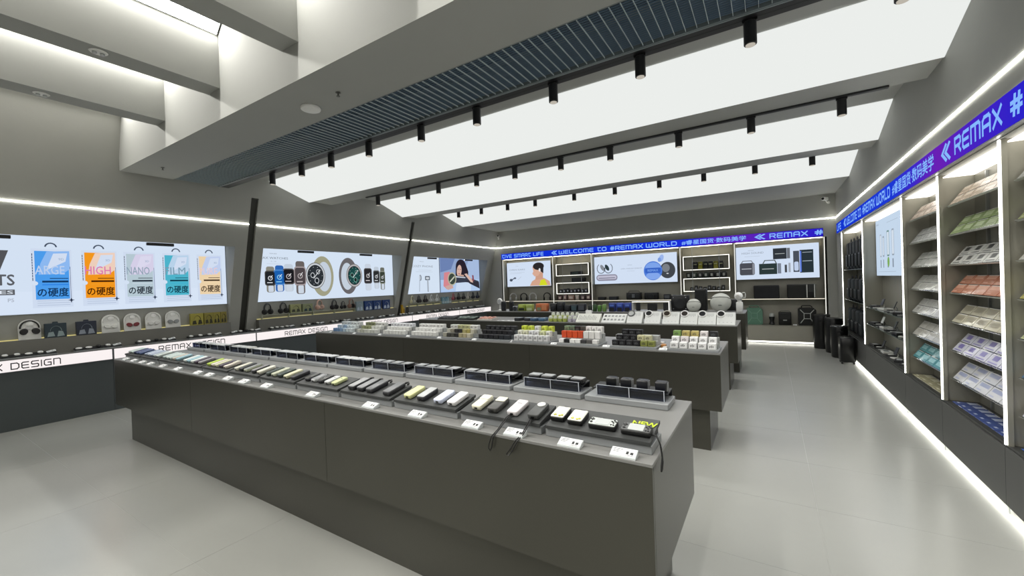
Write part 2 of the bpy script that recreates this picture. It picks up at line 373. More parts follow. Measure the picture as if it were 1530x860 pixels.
for k, ((y0, y1, z, z1, y), xs) in enumerate(zip(SPY, SPX)):
    row = ['front', 'middle', 'rear'][k]
    m = MB(); m.box(-6.45 if k else -7.52, 1.0 if k else 1.24, y0, y1, z, z1); m.box(-6.44, 0.99, y-0.006, y+0.006, z-0.001, z+0.001)
    tag(m.build('light_track', mat('track_black', '1f2021', 0.5)), 'thin black lighting track on the ceiling, carrying the %s row of spotlights' % row, 'track', 'lighting tracks')
    for i, x in enumerate(xs):
        s = thing('track_spotlight', 'black cylinder spotlight, %s from the left on the %s track' % (ORD[i], row), 'spotlight', (x, y, z-0.174), 0, 'track spotlights')
        obj('lamp_body', body_me, s); obj('lens', lens_me, s); obj('track_adapter', stem_me, s)
        ld = cached(('spotdata', k), lambda: bpy.data.lights.new('spot_beam', 'SPOT'))
        ld.energy = SPOT_W; ld.spot_size = math.radians(140); ld.spot_blend = 1.0; ld.shadow_soft_size = 0.08; ld.color = (1.0, 0.985, 0.95)
        lo = bpy.data.objects.new('spot_beam', ld); COL.objects.link(lo); lo.parent = s; lo.location = (0, 0, -0.02); lo.rotation_euler = (math.radians([-14, 0, 14][k]), 0, 0)
# LED lines that run round the walls
def led(p0, p1, nrm, label):
    p0, p1, n = Vector(p0), Vector(p1), Vector(nrm); d = (p1-p0).normalized(); up = Vector((0, 0, 1)); up = (up - n*up.dot(n)).normalized()
    t = MB(); h = 0.0065; vs = []
    for off in (0.001, 0.008):
        for p in (p0, p1):
            for s in (-h, h): vs.append(tuple(p + n*off + up*s))
    t.use(LED).add(vs, [(0,1,3,2), (4,6,7,5), (0,4,5,1), (2,3,7,6), (0,2,6,4), (1,5,7,3)])
    return tag(t.build('led_strip'), label, 'led strip', 'LED lines round the walls')
nl = Vector((1, 0, -0.27)).normalized()
led((-7.75, -2.0, 2.82), (-7.75, 3.735, 2.82), nl, 'thin white LED line on the left wall before the first dark channel')
led((-7.75, 3.865, 2.82), (-7.75, 7.535, 2.82), nl, 'thin white LED line on the left wall between the two dark channels')
led((-7.75, 7.655, 2.82), (-7.75, 11.44, 2.82), nl, 'thin white LED line on the left wall beyond the second dark channel')
led((-7.74, 11.45, 2.82), (1.26, 11.45, 2.82), (0, -1, 0), 'thin white LED line along the back wall above the scrolling sign')
led((1.27, -2.0, 2.82), (1.27, 11.44, 2.82), (-1, 0, 0), 'thin white LED line along the right wall above the scrolling sign')
# ceiling fittings
m = MB(); m.lathe([(0.02, 0), (0.085, -0.0), (0.09, -0.012), (0.085, -0.026), (0.06, -0.034), (0.0, -0.036)], 28, (-3.659, 2.357, 3.349)); m.lathe([(0.004, 0), (0.004, -0.002)], 8, (-3.63, 2.34, 3.3125))
tag(m.build('smoke_detector', WHITE, None, 35), 'round white smoke detector on the ceiling beam', 'smoke detector')
def sprinkler(x, y, lab):
    m = MB(); m.lathe([(0.020, 0), (0.024, -0.004), (0.012, -0.008), (0.006, -0.012), (0.006, -0.03), (0.016, -0.032), (0.016, -0.035)], 14, (x, y, 3.349))
    tag(m.build('sprinkler', mat('sprinkler_metal', '6b6c68', 0.4, metal=0.8), None, 40), lab, 'sprinkler', 'sprinklers')
sprinkler(-3.195, 2.325, 'small sprinkler head beside the round smoke detector'); sprinkler(-6.947, 2.281, 'small sprinkler head near the left end of the ceiling beam')
for (x, y), lab in (((-4.69, 1.14), 'oval recessed emergency lamp under the nearer ceiling fin'), ((-6.085, 1.05), 'oval recessed emergency lamp under the ceiling fin by the left wall')):
    t = thing('emergency_lamp', lab, 'lamp', (x, y, 3.655), 0, 'lamps under the fins')
    m = MB(); m.lathe([(0.055, -0.001), (0.060, -0.004), (0.055, -0.008), (0.045, -0.009)], 20); m.build('bezel', WHITE, t, 40)
    for s in (-1, 1):
        m = MB(); m.lathe([(0.016, -0.0095), (0.017, -0.02), (0.012, -0.026)], 12, (0, s*0.024, 0)); m.build('lamp_head', STEEL, t, 40)
def camera(x, y, z, rz, lab):
    t = thing('security_camera', lab, 'camera', (x, y, z), rz, 'security cameras')
    m = MB(); m.lathe([(0.03, 0), (0.03, 0.02)], 16, (0, 0, -0.06), 'y'); m.build('mount', WHITE, t, 40)
    m = MB(); m.tube([(0, -0.001, -0.06), (0, -0.05, -0.06), (0, -0.08, -0.02)], 0.009); m.build('arm', WHITE, t, 60)
    m = MB(); m.rbox(0, -0.11, -0.02, 0.05, 0.07, 0.15, 0.02, 0.008); m.build('housing', WHITE, t, 50)
    m = MB(); m.lathe([(0.028, 0), (0.026, -0.006)], 16, (0, -0.186, 0.015), 'y'); m.build('lens', BLACKG, t, 40)
camera(-7.60, 11.428, 3.19, 0.5, 'white security camera high in the left rear corner'); camera(1.14, 11.428, 3.22, -0.6, 'white security camera high in the right rear corner')

# ================================================================== tables
def display_table(x0, x1, y0, y1, zt, zb, seams, label):
    t = thing('display_table', label, 'table', (0, 0, 0))
    m = MB(); m.cbox(x0, x1, y0, y1, zt-0.014, zt, 0.0015); m.build('tabletop', TABLETOP, t)
    xs = [x0] + list(seams) + [x1]
    for a, b in zip(xs, xs[1:]):
        m = MB(); m.box(a+0.0015, b-0.0015, y0+0.001, y0+0.018, zb, zt-0.0145); m.build('front_panel', TABLE, t)
        m = MB(); m.box(a+0.0015, b-0.0015, y1-0.018, y1-0.001, zb, zt-0.0145); m.build('back_panel', TABLE, t)
    for a, b in ((x0+0.001, x0+0.018), (x1-0.018, x1-0.001)):
        m = MB(); m.box(a, b, y0+0.019, y1-0.019, zb, zt-0.0145); m.build('end_panel', TABLE, t)
    m = MB(); m.box(x0+0.019, x1-0.019, y0+0.019, y1-0.019, zb+0.001, zb+0.018); m.build('bottom_panel', TABLE, t)
    m = MB(); m.box(x0+0.11, x1-0.11, y0+0.10, y1-0.10, 0.0, zb+0.0005); m.build('plinth', TABLE, t)
    return t
display_table(-6.26, -0.38, 1.54, 2.445, 0.92, 0.41, (-4.30, -2.37), 'long charcoal front display table on a recessed plinth, holding power banks')
display_table(-6.42, -0.385, 4.07, 4.90, 0.92, 0.40, (-4.37, -2.34), 'long charcoal second display table covered with small charger boxes')
display_table(-6.42, -0.39, 6.45, 7.32, 0.92, 0.40, (-4.35, -2.33), 'long charcoal third display table with white charger boards')
display_table(-5.52, -0.345, 7.72, 8.50, 1.00, 0.40, (-3.8, -2.07), 'taller charcoal rear display table carrying speakers and round white drums')

# ------------------------------------------------------------------ front table, front row: trays with power banks
def tray_parts(t, w, d, hf, hb, hr=0.034):
    m = MB(); m.cbox(-w/2, w/2, 0, d, 0, hr, 0.002); m.build('riser', RISER, t)
    m = MB(); m.prism([(-0.008, hf-0.014), (-0.008, hf), (d+0.002, hb), (d+0.002, hb-0.014)], 'x', -w/2+0.004, w/2-0.004); m.build('mat', MATGREY, t)
    m = MB(); m.prism([(0.004, hr+0.0005), (0.004, hf-0.0145), (d-0.002, hb-0.0145), (d-0.002, hr+0.0005)], 'x', -w/2+0.012, w/2-0.012); m.build('wedge', MATBLK, t)
TILT = math.atan2(0.035, 0.17)
def strap(t, pts, r=0.0028): m = MB(); m.tube(pts, r, 6); m.build('wrist_strap', BLACK, t, 60)
def bank_me(kind, w, l, h, c, c2):
    def mk():
        m = MB(); m.use(plastic(c)).rbox(0, 0, 0, h, w, l, min(w*0.22, 0.010), 0.004); return m.mesh('body', None, 50)
    return cached(('bank', w, l, h, c), mk)
def power_bank(x, y, z, w, l, h, c, c2, style, label, group):
    t = thing('power_bank', label, 'power bank', (x, y, z), (TILT, 0, 0), group)
    obj('body', bank_me('b', w, l, h, c, c2), t)
    if style == 'two':
        m = MB(); m.rbox(0, l*0.27, h, h+0.003, w*0.94, l*0.36, 0.006, 0.001); m.build('cap', plastic(c2), t, 50)
    elif style == 'oval':
        m = MB(); m.lathe([(0.020, 0), (0.020, 0.003), (0.014, 0.006), (0, 0.007)], 20, (0, l*0.30, h)); m.build('button_disc', plastic(c2), t, 40)
    elif style == 'plate':
        m = MB(); m.rbox(0, 0, h, h+0.0015, w*0.90, l*0.93, 0.006, 0.0005); m.build('face_plate', plastic(c2, 0.3), t, 50)
    elif style == 'logo':
        m = MB(); m.rbox(0, l*0.18, h, h+0.001, w*0.4, l*0.05, 0.002); m.build('logo_plate', plastic(c2 or '8f9192'), t)
    m = MB(); m.rbox(0, -l/2-0.0005, h*0.3, h*0.65, w*0.28, 0.003, 0.001); m.build('port', BLACK, t)
    return t
YF, Z0 = 1.625, 0.92
CN = {'e9e6cf': 'cream', '4b4b49': 'dark grey', 'e4dfe2': 'pinkish white', '4a4c4b': 'charcoal', 'dfe1a4': 'pale yellow', 'b9bcbd': 'light grey', 'd5dcf0': 'pale blue', 'f1f0f2': 'white',
      'a7a8aa': 'silver grey', '8e9092': 'mid grey', '6f7173': 'smoke grey', '35363a': 'black', 'cfd0d2': 'silver', 'cfd6a0': 'lime', 'cfcdb0': 'beige', '3d4744': 'dark green', 'b7bba6': 'sage',
      '23262a': 'black', 'd9d7c8': 'ivory', '8f8c8e': 'warm grey', 'b6cf4e': 'bright lime', 'd8cfc4': 'sand', '4c4250': 'plum', 'dfe6e4': 'frost white', '9fc3cf': 'sky blue', 'c9d9d6': 'mint',
      'a9b6cb': 'powder blue', '56658c': 'slate blue', '2f3a5c': 'navy', 'c7d0de': 'ice blue', 'bfc9cc': 'misty grey', 'd6e0dd': 'pale mint'}
rows = {
 1: [(-1.262, 'e9e6cf', 'f0eedd', 'two'), (-1.165, '4b4b49', 'e9e6d2', 'two'), (-1.050, 'e4dfe2', 'a9a5a8', 'logo'), (-0.938, '4a4c4b', 'f1f0ee', 'oval')],
 2: [(-1.745, 'dfe1a4', '', ''), (-1.645, '35363a', 'b9bcbd', 'plate'), (-1.520, 'd5dcf0', '', ''), (-1.425, 'f1f0f2', '', '')],
 3: [(-2.235, '35363a', 'a7a8aa', 'plate'), (-2.150, '35363a', '8e9092', 'plate'), (-2.065, '35363a', '6f7173', 'plate'), (-1.915, '35363a', '6f7173', 'plate')],
 4: [(-2.735, '35363a', '4b4b49', 'plate'), (-2.660, 'cfd0d2', '8e9092', 'plate'), (-2.585, '35363a', '4b4b49', 'plate'), (-2.510, 'cfd0d2', '', 'logo'), (-2.435, 'cfd6a0', '6f7173', 'logo')],
 5: [(-3.215, '3d4744', '', ''), (-3.140, 'b7bba6', '', ''), (-3.060, '3d4744', '', ''), (-2.975, 'cfcdb0', '', ''), (-2.885, '35363a', '', '')],
 6: [(-3.70, 'd9d7c8', '', ''), (-3.625, '23262a', '', ''), (-3.545, 'b7bba6', '8e9092', 'plate'), (-3.43, '35363a', '8f8c8e', 'plate'), (-3.345, 'd9d7c8', '', '')],
 7: [(-4.19, 'b6cf4e', '', ''), (-4.115, 'd8cfc4', '', ''), (-4.045, 'cfcdb0', '', ''), (-3.965, '4c4250', '', ''), (-3.885, 'd8cfc4', 'd9d7c8', 'two')],
 8: [(-4.675, 'dfe6e4', '', ''), (-4.60, '9fc3cf', '', ''), (-4.52, 'dfe6e4', '', ''), (-4.445, '4c4250', '', ''), (-4.365, '8f8c8e', '', '')],
 9: [(-5.16, 'c9d9d6', '', ''), (-5.085, 'd6e0dd', '', ''), (-5.01, 'c9d9d6', '', ''), (-4.93, 'd8cfc4', '', ''), (-4.85, '9fc3cf', '', '')],
 10: [(-5.645, 'a9b6cb', '', ''), (-5.57, 'c7d0de', '', ''), (-5.49, 'a9b6cb', '', ''), (-5.41, 'bfc9cc', '', ''), (-5.33, 'd6e0dd', '', '')],
 11: [(-6.13, 'd6e0dd', '', ''), (-6.05, 'c9d9d6', '', ''), (-5.97, '2f3a5c', '', ''), (-5.89, '56658c', '', ''), (-5.81, '56658c', '', '')] }
side = ['rightmost', 'second from the right', 'third from the right', 'fourth from the right', 'fifth from the right', 'sixth from the right', 'seventh from the right', 'eighth from the right', 'ninth from the right', 'third from the left', 'second from the left', 'leftmost']
for k in range(12):
    xc = -0.40 - 0.485*k - 0.2325
    t = thing('display_tray', 'sloping black-matted tray, %s along the front edge of the front table' % side[k], 'tray', (xc, YF, Z0), 0, 'front row trays')
    tray_parts(t, 0.462, 0.165, 0.050, 0.085)
    n = len(rows.get(k, []))
    for i, (x, c, c2, st) in enumerate(rows.get(k, [])):
        w = 0.058 if k in (1, 2) else (0.060 if n == 4 else 0.050); l = 0.125 if k in (1, 2) else (0.135 if k == 3 else (0.10 if k == 4 else 0.128)); h = 0.024 if k != 4 else 0.020
        yy = YF + 0.078; zz = Z0 + 0.050 + (yy-YF+0.008)*math.tan(TILT) + 0.0015
        power_bank(x, yy, zz, w, l, h, c, c2, st, '%s power bank, %s of %d on the %s front-row tray' % (CN[c] if st != 'plate' else CN.get(c2, 'grey') + ' faced', ORD[i], n, side[k]), 'power banks on the front table')
def find(lbl):
    return [o for o in bpy.data.objects if o.get('label', '').startswith(lbl)]
banks = {}
for o in bpy.data.objects:
    if o.get('category') == 'power bank': banks[round(o.location.x, 3)] = o
def wstrap(o, pts, r=0.0028):
    M = (Matrix.Translation(o.location) @ o.rotation_euler.to_matrix().to_4x4()).inverted(); strap(o, [tuple(M @ Vector(p)) for p in pts], r)
wstrap(banks[-1.05], [(-1.055, 1.637, 0.985), (-1.062, 1.606, 0.978), (-1.078, 1.56, 0.935), (-1.092, 1.529, 0.912), (-1.106, 1.526, 0.875), (-1.110, 1.526, 0.855), (-1.100, 1.525, 0.846), (-1.092, 1.526, 0.86), (-1.084, 1.529, 0.91), (-1.070, 1.56, 0.936), (-1.054, 1.607, 0.976), (-1.050, 1.637, 0.983)])
wstrap(banks[-0.938], [(-0.945, 1.637, 0.985), (-0.940, 1.606, 0.975), (-0.948, 1.56, 0.935), (-0.966, 1.529, 0.912), (-0.992, 1.526, 0.870), (-1.012, 1.526, 0.846), (-1.000, 1.525, 0.842), (-0.978, 1.526, 0.868), (-0.957, 1.529, 0.91), (-0.940, 1.56, 0.937), (-0.932, 1.607, 0.974), (-0.938, 1.637, 0.983)])
for xx in (-2.235, -2.150, -2.065, -1.915):
    o = banks[xx]; m = MB(); m.tube([(0.012, 0.066, 0.012), (0.022, 0.080, 0.018), (0.034, 0.088, 0.018), (0.042, 0.080, 0.013), (0.036, 0.070, 0.010)], 0.006, 8); m.build('wrist_strap', BLACK, o, 60)
# handheld consoles on the rightmost tray
def console(x, y, w, l, label, vertical, body_c):
    z = Z0 + 0.050 + (y-YF+0.008)*math.tan(TILT) + 0.0015
    t = thing('game_console', label, 'game console', (x, y, z), (TILT, 0, 0), 'game console power banks')
    m = MB(); m.rbox(0, 0, 0, 0.020, w, l, 0.008, 0.003); m.build('body', BLACK, t, 50)
    m = MB(); m.rbox(0, 0, 0.0202, 0.0235, w-0.004, l-0.004, 0.007, 0.001); m.build('face', plastic(body_c), t, 50)
    if vertical:
        m = MB(); m.rbox(0, l*0.14, 0.0236, 0.0250, w*0.84, l*0.56, 0.004); m.build('screen', plastic('e6e5dd', 0.2), t)
        m = MB(); m.box(-0.020, -0.006, -l*0.32-0.002, -l*0.32+0.002, 0.0236, 0.026); m.box(-0.015, -0.011, -l*0.32-0.007, -l*0.32+0.007, 0.0236, 0.0262); m.build('direction_pad', plastic('c8c640'), t)
        for dx, dy in ((0.010, -0.004), (0.020, 0.002)):
            m = MB(); m.lathe([(0.0055, 0), (0.0055, 0.0025)], 12, (dx, -l*0.32+dy, 0.0236)); m.build('button', plastic('c8c640'), t, 40)
    else:
        m = MB(); m.rbox(0, 0, 0.0236, 0.0250, w*0.52, l*0.80, 0.003); m.build('screen', plastic('b9bdbd', 0.2), t)
        m = MB(); m.box(-w*0.40-0.009, -w*0.40+0.009, l*0.16-0.003, l*0.16+0.003, 0.0236, 0.026); m.box(-w*0.40-0.003, -w*0.40+0.003, l*0.16-0.009, l*0.16+0.009, 0.0236, 0.0262); m.build('direction_pad', BLACK, t)
        for dx, dy in ((0, 0.009), (0, -0.009), (0.008, 0), (-0.008, 0), (0.004, -0.026), (-0.006, -0.026)):
            m = MB(); m.lathe([(0.0042, 0), (0.0042, 0.0025)], 10, (w*0.39+dx, l*0.16+dy, 0.0236)); m.build('button', BLACK, t, 40)
        m = MB(); m.lathe([(0.006, 0), (0.006, 0.003)], 12, (-w*0.40, -l*0.24, 0.0236)); m.build('thumb_stick', BLACK, t, 40)
    m = MB(); m.tube([(-w*0.2, l/2, 0.012), (-w*0.1, l/2+0.012, 0.016), (w*0.2, l/2+0.012, 0.014), (w*0.35, l/2, 0.012)], 0.0022, 6); m.build('cord', BLACK, t, 60)
    return t
console(-0.822, YF+0.080, 0.066, 0.098, 'upright white handheld console at the left end of the rightmost tray', True, 'dcdcd4')
console(-0.735, YF+0.072, 0.070, 0.096, 'upright white handheld console with lime buttons, second on the rightmost tray', True, 'dedfd6')
console(-0.612, YF+0.050, 0.118, 0.058, 'wide pale grey handheld console with black buttons beside the white consoles', False, 'c9d0cb')
nc = console(-0.470, YF+0.046, 0.118, 0.058, 'wide dark grey handheld console below the yellow lettering', False, '5c5e5e')
wstrap(nc, [(-0.411, 1.672, 0.985), (-0.392, 1.668, 0.982), (-0.376, 1.655, 0.955), (-0.370, 1.650, 0.92), (-0.366, 1.642, 0.895), (-0.366, 1.628, 0.872), (-0.366, 1.615, 0.868), (-0.367, 1.622, 0.885), (-0.368, 1.645, 0.91), (-0.374, 1.652, 0.95)], 0.0032)
cs, sn = math.cos(TILT), math.sin(TILT)
m = MB(); m.use(mat('sticker_lime_print', 'dbee3c', 0.6))
font_text(m, 'NEW', (-0.505, YF+0.098, Z0+0.050+0.106*math.tan(TILT)+0.003), (1, 0, 0), (0, cs, sn), 0.098, 0.034, 0.03)
tag(m.build('lettering_sticker'), 'bright lime NEW lettering on the black mat of the rightmost tray', 'sticker')
# price tags along the front edge
tagx = [-0.494, -0.719, -0.989, -1.231, -1.595, -1.967, -2.53, -3.09, -3.413, -3.667, -3.989, -4.203, -4.62, -4.964, -5.273, -5.492, -5.733, -5.969]
def price_tag(x, y, z, rz, label, group, s=1.0):
    t = thing('price_tag', label, 'price tag', (x, y, z), rz, group)
    def mk1():
        m = MB(); m.prism([(-0.024, 0), (-0.024, 0.007), (0.020, 0.024), (0.022, 0.022), (0.022, 0)], 'x', -0.050, 0.050); return m.mesh('holder', mat('tag_acrylic', 'dfe4e6', 0.12, spec=0.7))
    def mk2():
        m = MB(); a = math.atan2(0.017, 0.044); T = Matrix.Translation((0, -0.002, 0.0165)) @ Matrix.Rotation(a, 4, 'X'); m.T = T
        m.use(PAPER).box(-0.047, 0.047, -0.020, 0.020, 0, 0.0008); m.use(INK)
        for i, (a0, a1, b0) in enumerate(((-0.042, -0.005, 0.012), (-0.042, -0.014, 0.004), (-0.042, -0.020, -0.003))): m.box(a0, a1, b0, b0+0.0025, 0.0009, 0.001)
        m.box(0.010, 0.020, -0.010, 0.006, 0.0009, 0.001); m.box(0.026, 0.038, -0.010, 0.003, 0.0009, 0.001); m.box(0.010, 0.038, -0.0165, -0.0145, 0.0009, 0.001)
        return m.mesh('card')
    a = obj('holder', cached('tag_h', mk1), t); b = obj('card', cached('tag_c', mk2), t)
    if s != 1.0: a.scale = b.scale = (s, s, s)
    return t
for i, x in enumerate(tagx):
    price_tag(x, 1.568, Z0+0.0005, 0, 'clear wedge price tag, %s from the right along the front table edge' % ORD[i], 'price tags on the front table')

# ------------------------------------------------------------------ front table, rear row: smoked acrylic holders
SMOKE = acrylic('acrylic_smoke_front', (0.34, 0.37, 0.48), 0.05, 0.05, False)
EDGE = mat('acrylic_edge', 'c3c9d2', 0.2, spec=0.7)
for k in range(12):
    xr = -0.456 - 0.482*k; xc = xr - 0.231
    t = thing('acrylic_display_stand', 'smoked acrylic stand, %s along the rear of the front table' % side[k], 'display stand', (xc, 2.212, Z0), 0, 'rear row stands')
    m = MB(); m.cbox(-0.229, 0.229, 0, 0.19, 0, 0.032, 0.003); m.build('plinth', RISER, t)
    m = MB(); m.prism([(0.044, 0.0325), (0.040, 0.088), (0.044, 0.088), (0.048, 0.0325)], 'x', -0.17, 0.205); lip = m.build('front_lip', SMOKE, t); m = MB(); m.box(-0.17, 0.205, 0.0395, 0.0445, 0.0882, 0.0897); m.build('lip_edge', EDGE, lip)
    for x in (-0.17, 0.015, 0.20):
        m = MB(); m.prism([(0.049, 0.0325), (0.0445, 0.088), (0.062, 0.084), (0.062, 0.0325)], 'x', x, x+0.004); dv = m.build('divider', SMOKE, t); m = MB(); m.prism([(0.0395, 0.0335), (0.0355, 0.0895), (0.0375, 0.0895), (0.0415, 0.0335)], 'x', x, x+0.004); m.build('divider_edge', EDGE, dv)
    m = MB(); m.prism([(0.066, 0.060), (0.066, 0.066), (0.186, 0.074), (0.186, 0.0325), (0.180, 0.0325), (0.180, 0.068)], 'x', -0.20, 0.215); m.build('shelf', MATBLK, t)
def small_item(name, label, cat, x, y, z, dims, c, group, style=None):
    w, d, h = dims
    t = thing(name, label, cat, (x, y, z), 0, group)
    m = MB(); m.rbox(0, 0, 0, h, w, d, min(w, d)*0.16, min(0.006, h*0.25)); m.build('body', plastic(c, 0.35), t, 50)
    if style == 'cube':
        m = MB(); m.rbox(w*0.51, 0, h*0.08, h*0.92, 0.002, d*0.8, 0.0009); m.build('side_plate', plastic('6d6f70', 0.3), t)
    elif style == 'slab':
        m = MB(); m.rbox(0, 0, h, h+0.0012, w*0.88, d*0.8, 0.004); m.build('face', plastic('9ea1a2' if c < '8' else 'c9cbcc', 0.3), t)
    return t
rear = {0: [(-0.785, '0f1011'), (-0.700, '17181b'), (-0.610, '1b1c20'), (-0.510, '1a1b1f')], 1: [(-1.30, '101113'), (-1.20, '111214'), (-1.08, '121315'), (-1.0, '0f1012')]}
for k in range(12):
    xr = -0.456 - 0.482*k
    if k == 0:
        for i, (x, c) in enumerate(rear[0]):
            small_item('earbud_case', 'black cube-shaped case, %s of four on the rightmost smoked stand' % ORD[i], 'case', x, 2.318, Z0+0.0735, (0.062, 0.058, 0.052), c, 'cube cases', 'cube')
    elif k == 1:
        for i, x in enumerate((-1.285, -1.195, -1.085, -0.995)):
            small_item('charger_block', 'long low black charger block, %s on the second smoked stand from the right' % ORD[i], 'charger', x, 2.315, Z0+0.0735, (0.084, 0.075, 0.028), ['131416', '2a2b2c', '101113', '151618'][i], 'charger blocks', 'slab')
    else:
        for i in range(4):
            x = xr - 0.06 - 0.108*i; c = random.choice(['111214', '1c1d20', '2a2b2d', '14161a']) if k < 5 else random.choice(['c9ccca', 'd8d9d2', '17191d', 'dcdedd', 'bfc3c4'])
            small_item('flat_charger', '%s flat charger, %s from the right on the %s smoked stand' % ('black' if c < '8' else 'pale', ORD[i], side[k]), 'charger', x, 2.318, Z0+0.0752, (0.088, 0.085, 0.012 if k < 9 else 0.016), c, 'flat chargers', 'slab')

# ------------------------------------------------------------------ second table: stepped stands with charger boxes
R2 = [(-0.836, -0.40), (-1.40, -0.94), (-2.0, -1.52), (-2.58, -2.10), (-3.10, -2.615), (-3.68, -3.19), (-4.26, -3.77), (-4.84, -4.35), (-5.42, -4.93), (-6.02, -5.51)]
W_ = 'e6e6e6'
def rowcols(k):
    return {0: [[W_]*5, [W_, 'dcd6d8', W_, W_, W_], ['74964e', 'b3a564', 'b7a866', 'd9d3d2', '141416']],
            1: [['17171b', '141418', '18181c', '141418', '7d8242', '7d8242'], ['131317', '17171b', '121216', 'c3bf9a', 'bfbc9c'], ['141418', '131318', '131317']],
            2: [['e4e3e2', '1a1b1d', 'e2e2e0', 'e0e0de', '3a3a3c', '565453', 'd9d8d6'], ['c6461f', 'c8481f', 'c8481f', 'b8431f', 'd8d7d4', 'dad9d6', 'dad9d7'], ['6e8467', '5b715c', '1c1c1e', '4a4a44', 'd6d5d2', 'd8d7d4', 'd9d8d5']],
            3: [['d2d3d4']*7, ['d6d6c8', 'd0d0b4', 'd9dadb', 'd9dadb', 'd2d6a8', 'd9d9cf'], ['c3cf3c', 'c6d24a', 'd9d9d9', 'c9d44c', 'c6d048']],
            4: [['16161a', '18181e', '15151d', '1b1c20', '20242a', '262a30'], ['141418', '121216', '15151b', '131318', '16161a', '1c1c22'], ['15151a', '141419', '16161b', '121217', '15151b', '1c1d20']],
            5: [['9b998c', '3a3a36', '44443c', '2b2b2a', '9c9474', 'a49b7c', 'b3ae9c'], ['b5b4a8', '8d8a7c', '2d2d2c', '2a2a2b', 'a09a6c', '9c9356', 'b0ad9e'], ['d3d3d0', 'd0d0cc', 'b9b98c', 'b4b489', 'b6b68c', 'd3d3d2', 'd3d3d2']],
            6: [['d9d9d5']*7, ['d9d9d6']*7, ['dbdbd8']*7], 7: [['d3d4d0']*7, ['d6d6d2']*7, ['d6d8dc']*7],
            8: [['c3c4ba', 'b5b7a8', 'c5c6bd', 'cfd0c6', 'c7c9c0', 'cfd0cb'], ['8b8f6e', '868a68', '8f936f', 'd2d3cc', 'd3d4ce', 'd3d4cf'], ['8a8e70', '868a6c', '8d916f', 'd4d4cf', 'd4d5d0', 'd5d5d1']],
            9: [['5f7fa6', '6685aa', '7d99b8', 'a9bccb', 'c3ced4', 'cbd4d6'], ['a9bccb', 'b9c6cf', '8fa6bd', 'c3cdd2', 'ccd4d6', 'd0d6d6'], ['c9cfd0', 'cdd2d2', 'c5cdd0', 'd2d6d5', 'd0d5d4', 'd4d7d6']]}[k]
def cname(c):
    r, g, b = [int(c[i:i+2], 16) for i in (0, 2, 4)]; mx, mn = max(r, g, b), min(r, g, b)
    if mx < 70: return 'black'
    if mx - mn < 22: return 'white' if mx > 200 else ('light grey' if mx > 140 else 'dark grey')
    if r >= g and g > b*1.15 and r - g < 40: return 'yellow' if mx > 150 else 'olive'
    if g >= r and g > b*1.2: return 'lime' if r > 150 else 'green'
    if r > g*1.3: return 'orange'
    if b >= r: return 'blue'
    return 'pale'
place = ['the near right end', 'the second stand from the right', 'the third stand from the right', 'the fourth stand from the right', 'the fifth stand from the right', 'the fifth stand from the left', 'the fourth stand from the left', 'the third stand from the left', 'the second stand from the left', 'the left end stand']
stn = ['rightmost', 'second from the right', 'third from the right', 'fourth from the right', 'fifth from the right', 'fifth from the left', 'fourth from the left', 'third from the left', 'second from the left', 'leftmost']
stepn = ['bottom', 'middle', 'top']
def box_me(w, d, h, c, printed):
    def mk():
        m = MB(); m.use(plastic(c, 0.45)).cbox(-w/2, w/2, -d/2, d/2, 0, h, 0.003)
        if printed:
            m.use(plastic('2d2e30' if c > '4' else '55585a', 0.5))
            for i in range(4): m.box(-w*0.30+i*w*0.14, -w*0.30+i*w*0.14+w*0.07, -d/2-0.0006, -d/2-0.0002, h*(0.30+0.05*(i % 2)), h*(0.62+0.06*i*(i < 3)))
        return m.mesh('charger_box')
    return cached(('cbox', w, d, h, c, printed), mk)
ST2 = mat('stand_pale', 'a6a8a6', 0.4)
for k, (a, b) in enumerate(R2):
    xc, w = (a+b)/2, b-a
    t = thing('stepped_stand', 'three-step pale stand full of small boxes, %s on the second table' % stn[k], 'display stand', (xc, 4.09, 0.92), 0, 'stepped stands')
    m = MB(); m.cbox(-w/2, w/2, 0, 0.27, 0, 0.022, 0.002); m.build('base', RISER, t)
    S_ = [(0.012, 0.024), (0.092, 0.068), (0.172, 0.114)]
    for i, (y, z) in enumerate(S_):
        m = MB(); m.box(-w/2+0.012, w/2-0.012, y, y+0.079, 0.0225, z); m.build('step', ST2 if k != 4 else mat('stand_grey', '6d7478', 0.4), t)
    for i, cols in enumerate(rowcols(k)):
        n = len(cols); y, z = S_[i]; tall = {2: 0.075, 3: 0.064, 0: 0.056, 1: 0.054}.get(k, 0.052)
        bw = min(0.068, (w-0.03)/n*0.92)
        if k == 3: bw = 0.056
        pit = (w-0.03)/max(n, {0: 5, 1: 6}.get(k, n)); x0 = -w/2 + 0.015 + (0 if n >= 5 or k == 0 else 0)
        for j, c in enumerate(cols):
            x = xc - w/2 + 0.015 + pit*(j+0.5) + (0 if k != 1 or i == 0 else 0.5*pit*i*(0.6 if i == 1 else 0.8))
            bh = tall if not (k == 2 and i == 0) else 0.040
            o = obj('charger_box', box_me(round(bw, 4), 0.060, bh, c, k in (0, 1, 3) or i == 2), None, (x, 4.09+y+0.036, 0.92+z+0.0008))
            tag(o, '%s charger box, %s from the left, %s step of %s stand' % (cname(c), ORD[j], stepn[i], stn[k]), 'box', 'charger boxes on the second table')
for k, (a, b) in enumerate(R2):
    price_tag(a - 0.045, 4.115, 0.9205, 0, 'white price tag left of the %s stand on the second table' % stn[k], 'price tags on the second table', 0.75)
